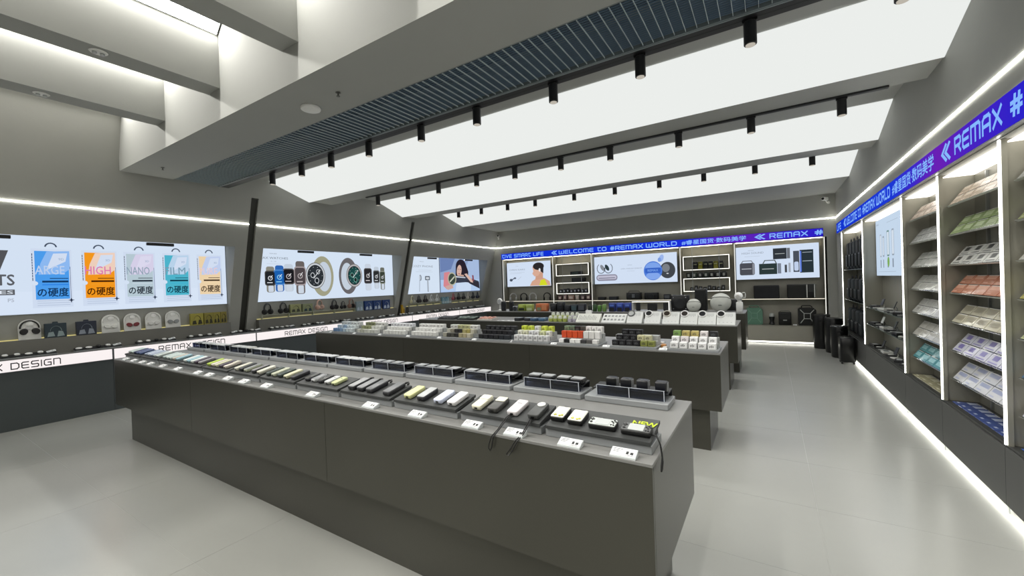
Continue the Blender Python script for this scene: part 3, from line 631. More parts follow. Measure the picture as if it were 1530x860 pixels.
for i in range(3):
    m = MB(); m.cbox(-0.905-0.03*i, -0.865-0.03*i, 4.20+0.07*i, 4.27+0.07*i, 0.9205, 0.935+0.012*i, 0.002)
    tag(m.build('sample_card', plastic(['d9d5cf', 'c98a4a', 'e2e0dc'][i])), '%s flat sample lying between the two right end stands' % ['pale', 'orange', 'white'][i], 'sample', 'samples between stands')

# ================================================================== left counter with glowing fascia
cj = [0.02, 1.96, 3.90, 5.845, 7.79, 9.735, 11.40]
for k, (a, b) in enumerate(zip(cj, cj[1:])):
    lab = ['nearest, at the left edge of the picture', 'behind the far end of the front table', 'between the front and second tables', 'behind the charger boxes of the second table', 'behind the pink phone cases', 'farthest, in the rear corner'][k]
    t = thing('wall_counter', 'dark counter unit with glowing lettered fascia, ' + lab, 'counter', (0, a, 0), 0, 'counter units along the left wall'); L = b-a
    m = MB(); m.box(-8.22, -8.0, 0.002, L-0.002, 0.0, 0.72); m.build('body', COUNTER, t)
    m = MB(); m.box(-8.22, -7.965, 0.001, L-0.001, 0.878, 0.888); m.build('worktop', TABLETOP, t)
    m = MB(); m.box(-8.22, -7.985, 0.001, L-0.001, 0.7205, 0.8775); m.build('fascia_box', COUNTER, t)
    p = MB(); p.box(-7.984, -7.975, 0.012, L-0.012, 0.735, 0.875); po = p.build('light_panel', STRIP, t)
    le = MB(); stroke_text(le, 'REMAX DESIGN', (-7.973, L/2-0.45, 0.757), (0, 1, 0), (0, 0, 1), 0.90, 0.085, 0.15); le.build('lettering', INK, po)
# ledge behind the counter in every niche
NB = [(0.19, 3.55, 'first'), (4.02, 7.39, 'second'), (7.80, 11.13, 'third')]
for y0, y1, nm in NB:
    m = MB(); m.prism([(-8.228, 0.889), (-8.10, 0.889), (-8.12, 1.10), (-8.228, 1.10)], 'y', y0+0.003, y1-0.003)
    t = thing('display_ledge', 'grey headphone ledge below the poster in the %s wall niche' % nm, 'ledge', (0, 0, 0), 0, 'niche ledges')
    m.build('ledge_body', mat('ledge_grey', '6b6a64', 0.6, noise=0.08), t)
    m = MB(); m.box(-8.226, -8.214, y0+0.02, y1-0.02, 1.1005, 1.112); m.build('led_strip', glow('ledge_led', 'f5e79a', 0.7), t)
# black bars under the lintels
for i, (a, b) in enumerate(((0.70, 1.055), (2.362, 2.694), (4.706, 5.036), (6.167, 6.493), (8.367, 8.713), (9.99, 10.358))):
    m = MB(); m.cbox(-7.93, -7.885, a, b, 2.375, 2.418, 0.004)
    bl_ = tag(thing('bar_lamp', 'x', 'x'), 'small black bar fixed under the niche lintel, %s from the left' % ORD[i], 'bar lamp', 'bars under the lintels')
    m.build('housing', BLACK, bl_)
    m = MB(); m.box(-7.936, -7.9305, a+0.01, b-0.01, 2.383, 2.412); m.build('diffuser', glow('bar_added_glow', 'fff6e0', 26.0), bl_)  # glow added out of sight behind the black bar to brighten the niche

# ------------------------------------------------------------------ posters of the left wall (light boxes)
def lightbox(name, label, o, u, v, n, w, h, panel_hex='dfeaf8', depth=0.022, frame=True):
    """o = lower left corner on the wall side, u right, v up, n towards the room"""
    o, u, v, n = map(Vector, (o, u, v, n))
    t = thing(name, label, 'poster', tuple(o), 0)
    def slab(a0, a1, b0, b1, d0, d1):
        m = MB(); vs = [tuple(u*a + v*b + n*d) for d in (d0, d1) for a, b in ((a0, b0), (a1, b0), (a1, b1), (a0, b1))]
        return m.add(vs, [(0,1,2,3), (7,6,5,4), (0,4,5,1), (1,5,6,2), (2,6,7,3), (3,7,4,0)])
    slab(0, w, 0, h, 0, depth-0.006).build('frame', mat('poster_frame', 'a7abad', 0.4), t)
    slab(0.006, w-0.006, 0.006, h-0.006, depth-0.0055, depth).build('panel', print_mat(panel_hex), t)
    return t, Flat(u*0 + n*depth, u, v, n)
U, V, N = (0, 1, 0), (0, 0, 1), (1, 0, 0)
def wallposter(label, y0, y1, hexc): return lightbox('light_box_poster', label, (-8.2275, y0, 1.425), U, V, N, y1-y0, 1.05, hexc)
# first niche: phone film packs.  local a = y - y0, b = z - 1.425
Y0 = 0.195; t, F = wallposter('long pale light-box poster of five colourful screen-film packs', Y0, 3.545, 'd8e6f8')
F.rect(0.02, 3.33, 0.02, 0.30, 'dce9fb')
F.poly([(0.60, 0.83), (0.875, 0.83), (0.80, 0.57), (0.72, 0.57), (0.70, 0.68), (0.66, 0.57), (0.58, 0.57)], '55565a')
F.text('PARTS', 0.50, 0.385, '5d6066', 0.415, 0.135, 0.02); F.rect(0.50, 0.915, 0.26, 0.33, '5d6066'); F.text('SERIES', 0.56, 0.275, 'e3ecf6', 0.34, 0.042, 0.01); F.text('P5', 0.855, 0.17, 'b3bccb', 0.05, 0.045, 0.02)
F.build('poster_print', t)
packs = [(1.257, '4d9ff0', '2a7fe4', 'ARGE', 'bfd3f2', '12355e', '8fbcf5'), (1.725, 'f79a1e', 'f5a02a', 'HIGH', 'e07bb0', '4a2406', 'f2d3c0'), (2.172, 'b9ccd6', 'c9d8e2', 'NANO', '8fa3b5', '1e2836', 'd9d3ec'), (2.637, '4fb7cf', '3fb3d3', 'FILM', '7d9fb4', '103a4c', 'bcd6ee'), (3.104, 'f0d6ae', 'f3dcb2', 'PURE', 'e9cfd8', '3a2a1c', 'c3d2f2')]
for i, (py, c1, c2, word, wc, tc, holo) in enumerate(packs):
    F = Flat((0, 0, 0.0), U, V, N); F.o = Vector((0.022, 0, 0)); F.k = 12; a, w, b0, h = py-Y0, 0.372, 0.080, 0.785
    F.rect(a, a+w, b0, b0+h, 'd3e0f4')
    F.poly([(a+0.03, b0+0.11), (a+w-0.03, b0+0.11), (a+w-0.03, b0+h-0.03), (a+0.03, b0+h-0.03)], c1)
    F.poly([(a+0.06, b0+0.44), (a+0.08, b0+h-0.20), (a+0.14, b0+h-0.035), (a+w-0.02, b0+h-0.02), (a+w-0.02, b0+0.52), (a+w-0.09, b0+0.45)], holo)
    F.poly([(a+0.13, b0+0.50), (a+0.20, b0+h-0.06), (a+w-0.04, b0+h-0.05), (a+w-0.06, b0+0.62)], 'd6e2f6' if i != 2 else 'dfdcf2')
    F.text(word, a+0.03, b0+0.445, wc, 0.27, 0.115, 0.006)
    F.rect(a+0.09, a+w-0.04, b0+0.335, b0+0.36, tc); F.rect(a+0.16, a+w-0.04, b0+0.385, b0+0.395, tc); F.rect(a+0.09, a+w-0.04, b0+0.300, b0+0.312, c2)
    F.rect(a+0.005, a+0.012, b0+0.36, b0+0.72, tc)
    for q in range(9): F.rect(a+0.005, a+0.022, b0+0.40+q*0.035, b0+0.408+q*0.035, 'd3e0f4')
    F.ell(a+0.025, b0+0.325, 0.028, 0.028, 'd8e6f8', 16)
    F.text('の硬度', a+0.045, b0+0.145, tc, 0.285, 0.118, 0.02)
    for q in range(3): F.rect(a+0.04, a+w-0.03, b0+0.088-q*0.03, b0+0.094-q*0.03, 'aebdd6')
    F.poly([(a+w-0.02, b0+0.13), (a+w-0.012, b0+0.098), (a+w+0.014, b0+0.09), (a+w-0.012, b0+0.082), (a+w-0.02, b0+0.05), (a+w-0.028, b0+0.082), (a+w-0.054, b0+0.09), (a+w-0.028, b0+0.098)], '1d2a44')
    F.rect(a+w-0.023, a+w-0.018, b0+0.12, b0+0.55, '5a6a8c')
    for q in range(8):
        t0, t1 = math.pi*(0.08+0.84*q/8), math.pi*(0.08+0.84*(q+1)/8); ca, cb = a+w*0.48, b0+h+0.020
        F.line([(ca+0.052*math.cos(t0), cb+0.058*math.sin(t0)), (ca+0.052*math.cos(t1), cb+0.058*math.sin(t1))], 0.016, '4a5568'); F.k -= 1
    F.text('%dD' % (9 if i == 0 else 3), a+w*0.66, b0+h-0.15, '93a9c8', 0.05, 0.03)
    F.build('printed_pack', t)
# second niche: watches
Y1 = 4.025; t, F = wallposter('long pale light-box poster of a row of smart watches', Y1, 7.385, 'd9e7f8')
A = lambda y: y - Y1; B = lambda z: z - 1.425
F.text('REMAX WATCHES', A(4.0)+0.035, B(2.255), '6c747f', 0.635, 0.042, 0.0); F.text('SERIES', A(4.31), B(2.352), '8a929d', 0.14, 0.02); F.text('5 / 10', A(4.33), B(2.20), '8a929d', 0.10, 0.02); F.rect(A(4.25), A(4.52), B(2.160), B(2.163), '9aa2ad')
F.build('poster_print', t)
def watch(cy, cz, w, h, strap_c, case_c, dial_c, kind='round', lean=0.0, acc='d9dde2'):
    F = Flat((0.022, 0, 0), U, V, N); F.k = 10 + int(w*20); a, b = A(cy), B(cz)
    if kind == 'square':
        F.rrect(a-w*0.36, a+w*0.40, b-h*0.95, b+h*0.78, w*0.2, strap_c); F.rrect(a-w*0.20, a+w*0.28, b-h*0.92, b-h*0.50, w*0.1, 'cfd9e6')
        F.rrect(a-w*0.5, a+w*0.5, b-h*0.5, b+h*0.5, w*0.22, case_c); F.rrect(a-w*0.43, a+w*0.43, b-h*0.43, b+h*0.43, w*0.18, dial_c)
        F.ell(a, b, w*0.22, w*0.22, acc, 18); F.ell(a, b, w*0.15, w*0.15, dial_c, 18); F.line([(a, b), (a+w*0.2, b+h*0.18)], w*0.05, 'f2f4f6'); F.rect(a-w*0.3, a+w*0.2, b-h*0.33, b-h*0.27, acc)
    else:
        s = 1 if kind != 'left' else -1
        F.ell(a+s*w*0.40, b-h*0.02, w*0.62, h*0.83, strap_c, 34); F.ell(a+s*w*0.48, b-h*0.04, w*0.40, h*0.62, 'c8d3e0', 30)
        F.ell(a, b, w*0.54, h*0.54, '6d6b68', 34); F.ell(a, b, w*0.51, h*0.51, case_c, 34); F.ell(a, b, w*0.44, h*0.44, '1f2428', 34); F.ell(a, b, w*0.40, h*0.40, dial_c, 34)
        for (dx, dy, r) in ((-0.16, 0.02, 0.11), (0.14, 0.16, 0.10), (0.06, -0.20, 0.12)): F.ell(a+dx*w, b+dy*h, r*w, r*h, acc, 16); F.ell(a+dx*w, b+dy*h, r*w*0.78, r*h*0.78, '20262a', 16)
        F.line([(a-w*0.1, b-h*0.1), (a+w*0.24, b+h*0.24)], w*0.03, 'e9edf0')
        for q in range(10):
            an = 2*math.pi*q/10; F.rect(a+w*0.36*math.cos(an)-w*0.012, a+w*0.36*math.cos(an)+w*0.012, b+h*0.36*math.sin(an)-h*0.012, b+h*0.36*math.sin(an)+h*0.012, 'dfe4e6'); F.k -= 1
    F.build('printed_watch', t)
watch(4.303, 1.882, 0.205, 0.29, '8b8a80', '4a4a48', '23262a', 'square'); watch(4.48, 1.90, 0.22, 0.30, '2f67b5', '4f8fd6', '1c62b2', 'square', acc='8fd0f2')
watch(4.665, 1.915, 0.24, 0.32, 'c6d2e0', '55504f', '1c1c20', 'square', acc='b8b0b4'); watch(4.905, 1.925, 0.25, 0.39, '6b6463', 'a3989a', '4e474a', 'square', acc='b7aeb0')
watch(7.035, 1.885, 0.17, 0.32, '6f7268', '8f9388', '3a4238', 'square'); watch(6.85, 1.905, 0.19, 0.31, 'c3cedb', '6a6c6e', '2d2f31', 'square'); watch(6.60, 1.925, 0.23, 0.37, 'ccd6e4', '4a4748', '2b292c', 'square', acc='c9c3c4')
watch(5.245, 1.93, 0.42, 0.52, 'a3a288', 'c9ced3', '30353a'); watch(6.215, 1.935, 0.40, 0.50, '6b686b', 'b9b6b8', '1f4a48', 'left', acc='7fb8a8')
# third niche: two posters
Y2 = 7.805; t, F = wallposter('pale light-box poster of wired earphones in the third niche', Y2, 9.15, 'd9e7f8'); A = lambda y: y - Y2
F.text('REMAX', A(8.36), B(2.31), '8a939f', 0.16, 0.02); F.text('COZY PHONE', A(8.06), B(2.165), '8d96a2', 0.82, 0.055, 0.0); F.rect(A(8.30), A(8.82), B(2.085), B(2.090), 'a9b3bf'); F.rect(A(8.2), A(8.86), B(2.035), B(2.040), 'a9b3bf')
F.ell(A(8.36), B(1.87), 0.05, 0.085, '8a93a0', 18); F.ell(A(8.34), B(1.87), 0.03, 0.06, 'c6d0dc', 18); F.line([(A(8.33), B(1.80)), (A(8.31), B(1.50))], 0.03, 'b3bfcf')
F.rrect(A(8.54), A(8.74), B(1.80), B(1.92), 0.03, '707883'); F.rrect(A(8.58), A(8.70), B(1.835), B(1.885), 0.015, 'd9e1ea'); F.line([(A(8.65), B(1.80)), (A(8.65), B(1.50))], 0.055, '9aa5b3'); F.line([(A(8.66), B(1.80)), (A(8.66), B(1.50))], 0.012, 'd3d9e2')
F.build('poster_print', t)
t, F = wallposter('blue light-box poster of a dark-haired person holding a large microphone', 9.17, 11.12, '93a8cf'); A = lambda y: y - 9.17
F.rect(0.02, 1.93, 0.02, 0.38, 'b3cdf0'); F.poly([(1.0, 0.38), (1.93, 0.38), (1.93, 1.03), (1.4, 1.03)], 'a9bfe2'); F.poly([(0.02, 0.6), (0.02, 1.03), (0.7, 1.03), (0.5, 0.7)], '6f85b5')
F.poly([(A(9.85), 0.02), (A(9.95), 0.40), (A(10.15), 0.52), (A(10.45), 0.52), (A(10.65), 0.30), (A(10.62), 0.02)], 'cfe0f6')
F.ell(A(10.16), B(2.20), 0.26, 0.24, '2a2430', 26); F.poly([(A(9.90), B(2.2)), (A(9.88), B(1.95)), (A(10.05), B(1.86)), (A(10.5), B(1.90)), (A(10.52), B(2.05)), (A(10.42), B(2.25))], '2a2430')
F.ell(A(10.06), B(2.08), 0.115, 0.19, 'd9b5a8', 24, rot=-0.25); F.poly([(A(10.05), B(1.97)), (A(10.28), B(1.95)), (A(10.3), B(1.85)), (A(10.05), B(1.84))], 'cfa898'); F.ell(A(10.05), B(1.99), 0.04, 0.014, 'a8505a', 10); F.ell(A(10.02), B(2.13), 0.022, 0.010, '3a2a2c', 10); F.ell(A(10.12), B(2.12), 0.022, 0.010, '3a2a2c', 10)
F.poly([(A(9.35), B(2.02)), (A(9.6), B(2.05)), (A(9.62), B(1.55)), (A(9.45), B(1.52)), (A(9.30), B(1.62))], 'd98a92'); F.poly([(A(9.36), B(1.6)), (A(9.5), B(1.50)), (A(9.75), B(1.55)), (A(9.7), B(1.68))], 'cfa9a0')
F.poly([(A(9.7), B(1.95)), (A(10.35), B(1.90)), (A(11.05), B(1.75)), (A(11.06), B(1.68)), (A(10.35), B(1.72)), (A(9.75), B(1.70))], '3a3f4e'); F.poly([(A(9.75), B(1.93)), (A(10.35), B(1.885)), (A(10.35), B(1.85)), (A(9.75), B(1.88))], 'c3cad6'); F.poly([(A(10.35), B(1.78)), (A(11.07), B(1.72)), (A(11.09), B(1.50)), (A(10.6), B(1.66))], '33313c')
F.ell(A(9.70), B(1.83), 0.20, 0.20, 'b9b8a0', 28); F.ell(A(9.70), B(1.83), 0.16, 0.165, '3f4a42', 28); F.poly([(A(9.58), B(1.76)), (A(9.60), B(1.72)), (A(9.83), B(1.88)), (A(9.81), B(1.92))], 'c9cdbb')
F.poly([(A(10.3), B(1.98)), (A(10.42), B(2.0)), (A(10.7), B(1.80)), (A(10.75), B(1.70)), (A(10.62), B(1.72))], 'd9b7ab'); F.poly([(A(10.7), B(1.95)), (A(10.78), B(1.94)), (A(10.80), B(1.75)), (A(10.72), B(1.76))], '8c4a58')
F.build('poster_print', t)

# ------------------------------------------------------------------ headphones and boxes on the ledges
def phones_me(c, c2):
    def mk():
        band = MB(); band.use(plastic(c)); R = 0.078
        pts = [(0, R*math.cos(math.pi*(i/14)), 0.105 + R*1.0*math.sin(math.pi*(i/14))) for i in range(15)]
        pts = [(0, R, 0.07)] + pts + [(0, -R, 0.07)]
        band.tube(pts, 0.0085, 6, flat=1.7)
        cup = MB(); cup.use(plastic(c)); cup.lathe([(0.0, 0), (0.034, 0), (0.043, 0.006), (0.045, 0.018), (0.041, 0.024)], 18, (0, 0, 0), 'y')
        cush = MB(); cush.lathe([(0.036, 0.0245), (0.043, 0.030), (0.040, 0.040), (0.028, 0.042), (0.020, 0.036)], 18, (0, 0, 0), 'y')
        return band.mesh('headband', None, 50), cup.mesh('ear_cup', None, 40), cush.mesh('ear_cushion', plastic(c2), 40)
    return cached(('hp', c, c2), mk)
def headphones(x, y, z, label, c, c2='1b1b1d', s=1.0, stand=True, rot=0.0, group='headphones'):
    t = thing('headphones', label, 'headphones', (x, y, z), rot + 0.45, group); t.scale = (s*1.15, s*1.15, s*1.15)
    b, cup, cu = phones_me(c, c2); obj('headband', b, t)
    for sg in (1, -1):
        r = (0, 0, 0) if sg == -1 else (0, 0, math.pi)
        k = obj('ear_cup', cup, t, (0, sg*0.092, 0.048), r); obj('ear_cushion', cu, t, (0, sg*0.092, 0.048), r)
    return t
ARCH = [(-0.098, 0), (0.098, 0)] + [(0.098*math.cos(math.pi*i/14), 0.165 + 0.098*math.sin(math.pi*i/14)) for i in range(15)]
def arch_board(y, label, cup_c, kind):
    t = thing('headphone_board', label, 'display board', (-8.182, y, 1.1003), (0, math.radians(-4), 0), 'arched headphone boards')
    m = MB(); m.prism(ARCH, 'x', 0.0, 0.014); m.build('board', WHITE, t)
    m = MB(); m.lathe([(0.034, 0.0145), (0.034, 0.020), (0.030, 0.023)], 20, (0, 0, 0.205), 'x'); m.build('logo_disc', mat('disc_white', 'f4f4f2', 0.3), t, 40)
    m = MB(); m.use(plastic(cup_c if kind == 'dark' else 'd9d9d6')); m.tube([(0.022, 0.082*math.cos(math.pi*i/12), 0.145 + 0.098*math.sin(math.pi*i/12)) for i in range(13)], 0.0085 if kind == 'dark' else 0.006, 6); m.build('headband', None, t, 50)
    for sg in (-1, 1):
        m = MB(); m.T = Matrix.Translation((0.030, sg*(0.052 if kind == 'dark' else 0.040), 0.105 if kind == 'dark' else 0.092)) @ Matrix.Rotation(sg*0.5, 4, 'X') @ Matrix.Diagonal((1, 1, 1.15 if kind == 'dark' else 0.8, 1))
        m.lathe([(0.0, 0.014), (0.030, 0.014), (0.036, 0.008), (0.036, -0.006), (0.030, -0.0145)], 18, (0, 0, 0), 'x'); m.build('ear_cup', plastic(cup_c), t, 40)
    if kind == 'dark':
        m = MB(); m.prism([(-0.05, 0.125), (0.05, 0.125), (0.03, 0.175), (-0.03, 0.175)], 'x', 0.0146, 0.02); m.build('bracket', plastic('c9c9c9'), t)
bd = [(0.855, '1a1a1c', 'dark', 'arched white board with black headphones at the left picture edge'), (1.215, '141416', 'dark', 'arched white board with large black headphones beside the dark blue boxes'),
      (1.995, 'eaeae6', 'w', 'arched white board with all-white headphones'), (2.237, '7c2f34', 'w', 'arched white board with dark red headphone cups'), (2.487, 'd9d8d6', 'w', 'arched white board with pale grey headphone cups'), (2.735, '8c8f90', 'w', 'arched white board with grey headphone cups, next to the yellow boxes')]
for y, c, kd, lab in bd: arch_board(y, lab, c, kd)
def carton(y, z, w, h, d, c, pc, label, group, x=-8.20, tab=False):
    t = thing('headphone_carton', label, 'box', (x, y, z), 0, group)
    m = MB(); m.cbox(0, d, -w/2, w/2, 0, h, 0.002); m.build('carton', plastic(c, 0.45), t)
    m = MB(); m.use(plastic(pc, 0.5)); m.tube([(d+0.0015, w*0.26*math.cos(math.pi*i/8), h*0.46 + h*0.34*math.sin(math.pi*i/8)) for i in range(9)], 0.006, 5, flat=0.25)
    m.prism([(-w*0.40, h*0.08), (-w*0.05, h*0.10), (-w*0.12, h*0.42), (-w*0.34, h*0.38)], 'x', d+0.0004, d+0.002); m.prism([(w*0.05, h*0.06), (w*0.40, h*0.10), (w*0.32, h*0.42), (w*0.12, h*0.46)], 'x', d+0.0004, d+0.002)
    m.build('printed_picture', None, t)
    if tab:
        m = MB(); m.prism([(-0.03, h+0.0002), (0.03, h+0.0002), (0.022, h+0.022), (-0.022, h+0.022)], 'x', d*0.4, d*0.4+0.003); m.build('hang_tab', plastic(c), t)
carton(1.442, 1.1005, 0.200, 0.190, 0.06, '2b3a44', '93a3a6', 'dark teal headphone carton, left of the pair in the first niche', 'dark cartons', tab=True)
carton(1.737, 1.1005, 0.200, 0.190, 0.06, '2a3040', '8f97a4', 'dark blue headphone carton, right of the pair in the first niche', 'dark cartons', tab=True)
for i, (y, w) in enumerate(((3.055, 0.18), (3.225, 0.135), (3.345, 0.105), (3.450, 0.095))):
    carton(y, 1.1005, w, 0.195, 0.06, ['a39a42', '8a8136', '8f8538', '857a36'][i], '2e2b18', 'yellow headphone carton, %s from the left beside the first pier' % ORD[i], 'yellow cartons')
for i, (y0, y1) in enumerate(((4.10, 6.15), (7.86, 9.12), (9.58, 11.03))):
    m = MB(); m.box(-8.205, -8.13, y0, y1, 1.1005, 1.106); m.box(-8.205, -8.13, y0, y1, 1.172, 1.180)
    for q in range(5): yy = y0 + (y1-y0-0.006)*q/4; m.box(-8.20, -8.135, yy, yy+0.006, 1.106, 1.172)
    tag(m.build('acrylic_riser', mat('riser_acrylic_pale', 'b9bdae', 0.25, spec=0.6)), 'low clear riser under the headphones, %s' % ['in the second niche', 'left part of the third niche', 'right part of the third niche'][i], 'riser', 'ledge risers')
for i, (y, c, z, nm) in enumerate(((4.212, '1d1d1f', 1.181, 'black'), (4.515, '18181a', 1.181, 'black'), (5.292, 'cfa898', 1.201, 'rose pink'), (5.643, '17171a', 1.181, 'black'), (5.865, '26272a', 1.181, 'charcoal'), (6.08, '8a6a5c', 1.181, 'brown'))):
    headphones(-8.165, y, z, '%s over-ear headphones, %s from the left in the second niche' % (nm, ORD[i]), c, '2a2a2c' if i != 2 else 'd9b9ac', 1.0 if i != 4 else 0.8, group='second niche headphones')
for i, (y, z, w, h, c, p) in enumerate(((4.757, 1.181, 0.22, 0.17, '9a9c6e', '3c4032'), (5.014, 1.181, 0.215, 0.165, '8c9270', '243a44'))): carton(y, z-0.0, w, h, 0.055, c, p, '%s of the two pale green cartons in the second niche' % ['left', 'right'][i], 'green cartons', x=-8.198)
for i, (y, c) in enumerate(((6.292, '8fa0a8'), (6.545, '24427c'), (6.80, '22407a'), (7.085, '1f3a74'))): carton(y, 1.1005, 0.19 if i == 0 else 0.225, 0.225, 0.055, c, 'b9c6d6', '%s carton with a headphone picture, %s from the left under the watches' % ('pale blue' if i == 0 else 'deep blue', ORD[i]), 'blue cartons', x=-8.195)
for i, (y, c, nm) in enumerate(((7.99, 'cfcaa8', 'cream'), (8.24, '2a272a', 'black'), (8.49, '2c2629', 'black'), (8.74, 'd9dad9', 'white'), (8.98, 'd6d8d8', 'white'))):
    headphones(-8.165, y, 1.181, '%s headphones, %s from the left under the earphone poster' % (nm, ORD[i]), c, '38353a' if c < '8' else 'b9bab9', 0.95, group='third niche headphones')
for i, y in enumerate((9.21, 9.315, 9.42, 9.525)): carton(y, 1.1005, 0.105, 0.20 - 0.02*(i % 2), 0.05, ['6f97a6', '5d8a9c', '7aa0ad', '8a8a86'][i], 'c9d6d9', 'small %s carton, %s of the row in the middle of the third niche' % ('teal' if i < 3 else 'grey', ORD[i]), 'teal cartons', x=-8.195)
for i, (y, c, nm) in enumerate(((9.70, 'a85560', 'rose'), (9.945, '1e1d20', 'black'), (10.185, '201f22', 'black'), (10.43, 'c9c3b9', 'sand'), (10.675, '1a1c2a', 'navy'), (10.92, '232a40', 'navy'))):
    headphones(-8.165, y, 1.181, '%s headphones, %s from the left under the microphone poster' % (nm, ORD[i]), c, '2a2a2e', 0.98, group='third niche headphones right')
m = MB(); 
t = thing('gold_trophy_stand', 'golden yellow upright display stand in front of the second dark channel', 'display stand', (-8.135, 7.60, 0.8885))
m = MB(); m.cbox(-0.04, 0.04, -0.055, 0.055, 0, 0.02, 0.003); m.build('base', plastic('8a6a1a'), t)
m = MB(); m.cbox(-0.022, 0.03, -0.045, 0.0, 0.0205, 0.28, 0.004); m.build('column', plastic('b8901c'), t)
m = MB(); m.cbox(-0.022, 0.03, 0.008, 0.05, 0.0205, 0.17, 0.004); m.build('short_column', plastic('a88418'), t)
m = MB(); m.lathe([(0.025, 0), (0.03, 0.01), (0.03, 0.03), (0.02, 0.04)], 16, (0, 0.029, 0.1705)); m.build('cap', plastic('c9b24a'), t, 40)

# ------------------------------------------------------------------ trays with earbuds on the counter
def bud_me(kind):
    def mk():
        m = MB(); m.use(WHITE if kind != 'k' else BLACK)
        if kind == 'w': m.rbox(0, 0, 0, 0.024, 0.050, 0.062, 0.020, 0.008); m.use(INK).box(-0.012, 0.012, -0.0315, -0.0308, 0.012, 0.013)
        elif kind == 'k': m.rbox(0, 0, 0, 0.026, 0.048, 0.056, 0.016, 0.008); m.use(STEEL).box(-0.012, 0.012, -0.0284, -0.0278, 0.012, 0.013)
        else: m.lathe([(0.030, 0), (0.034, 0.004), (0.034, 0.010), (0.026, 0.016), (0, 0.018)], 18)
        return m.mesh('earbud_case', None, 50)
    return cached(('bud', kind), mk)
for k in range(16):
    y0 = 0.938 + 0.645*k; yc = y0 + 0.24
    if yc > 11.15: break
    pos = ORD[k] + ' from the left'
    t = thing('earbud_tray', 'black earbud tray on the glowing counter, ' + pos, 'tray', (-7.972, yc, 0.8885), math.pi/2, 'earbud trays')
    m = MB(); m.cbox(-0.24, 0.24, 0.0, 0.115, 0, 0.016, 0.002); m.build('riser', RISER, t)
    m = MB(); m.prism([(0.004, 0.0165), (0.004, 0.026), (0.113, 0.046), (0.113, 0.0165)], 'x', -0.236, 0.236); m.build('mat', MATBLK, t)
    kinds = [['w','w','o','w','c'], ['o','o','k','w','c'], ['w','w','k','w','c'], ['w','w','w','c'], ['c','w','k','w','c']][k % 5]
    for i, kd in enumerate(kinds):
        yy = yc - 0.195 + 0.39*i/(len(kinds)-1)
        lab = '%s, %s from the left on the %s counter tray' % ({'w': 'white earbud case', 'k': 'black earbud case', 'o': 'round white puck', 'c': 'white price card'}[kd], ORD[i], ORD[k])
        zz = 0.8885 + 0.026 + 0.020*0.5 + 0.001
        if kd == 'c': price_tag(-8.03, yy, zz, math.pi/2, lab, 'cards on the counter trays', 0.85).rotation_euler = (0, -math.atan2(0.02, 0.109), math.pi/2)
        else: tag(obj('earbud_case', bud_me(kd), None, (-8.028, yy, zz), Euler((math.atan2(0.020, 0.109), 0, math.pi/2))), lab, 'earbud case' if kd != 'o' else 'charger', 'earbuds on the counter')

# ================================================================== scrolling LED signs
def sign_mat(name, axis, stops, s=1.0):
    m = bpy.data.materials.new(name); m.use_nodes = True; nt = m.node_tree; nt.nodes.remove(nt.nodes['Principled BSDF'])
    g = nt.nodes.new('ShaderNodeNewGeometry'); sx = nt.nodes.new('ShaderNodeSeparateXYZ'); mr = nt.nodes.new('ShaderNodeMapRange'); cr = nt.nodes.new('ShaderNodeValToRGB'); e = nt.nodes.new('ShaderNodeEmission')
    lo, hi = stops[0][0], stops[-1][0]; mr.inputs['From Min'].default_value = lo; mr.inputs['From Max'].default_value = hi
    nt.links.new(g.outputs['Position'], sx.inputs[0]); nt.links.new(sx.outputs[axis], mr.inputs['Value']); nt.links.new(mr.outputs['Result'], cr.inputs[0]); nt.links.new(cr.outputs[0], e.inputs[0])
    while len(cr.color_ramp.elements) < len(stops): cr.color_ramp.elements.new(0.5)
    for el, (p, c) in zip(cr.color_ramp.elements, sorted(stops)): el.position = (p-lo)/(hi-lo); el.color = (*lin(c), 1)
    e.inputs[1].default_value = s; nt.links.new(e.outputs[0], nt.nodes['Material Output'].inputs[0]); return m
SIGNB = sign_mat('sign_back_screen', 0, [(-7.5, '0f2fd0'), (-3.0, '1432d8'), (-1.7, '1a2cd8'), (-1.0, '5a1ec0'), (-0.35, '5c22b8'), (0.3, '3a28cc'), (1.03, '2a1cc0')], 1.0)
SIGNR = sign_mat('sign_right_screen', 1, [(1.6, '1c28d0'), (3.5, '2a22c8'), (4.3, '4a22c0'), (4.9, '6a1fb4'), (5.6, '3a28c8'), (6.4, '1c38d4'), (11.1, '0f34cc')], 1.0)
SIGNT = glow('sign_letters', '86b8ff', 1.0)
t = thing('scrolling_sign', 'long blue and purple LED sign with WELCOME lettering across the back wall', 'sign', (0, 11.449, 0), 0)
m = MB(); m.box(-7.51, 1.04, -0.03, 0, 2.425, 2.612); m.build('housing', mat('sign_housing', '1c2238', 0.4), t)
m = MB(); m.box(-7.505, 1.035, -0.033, -0.0305, 2.430, 2.607); sc = m.build('screen', SIGNB, t)
def signtext(parent, items, base, u, zlo, h, back):
    for txt, a, b in items:
        m = MB(); w = abs(b-a); o = (a, base, zlo) if back else (base, a, zlo)
        if txt[0] == '@': font_text(m, txt[1:], o, u, (0, 0, 1), w, h, 0.018)
        else: stroke_text(m, txt, o, u, (0, 0, 1), w, h, 0.19)
        m.build('lettering', SIGNT, parent)
signtext(sc, [('TIVE SMART LIFE', -7.46, -5.94), ('<', -5.64, -5.49), ('WELCOME TO', -5.396, -3.923), ('#REMAX', -3.79, -2.90), ('WORLD', -2.80, -2.03), ('@#睿星国货·数码美学', -1.90, -0.45), ('<', -0.25, -0.08), ('REMAX', 0.04, 0.75), ('#', 0.90, 1.02)], -0.0345, (1, 0, 0), 2.463, 0.115, True)
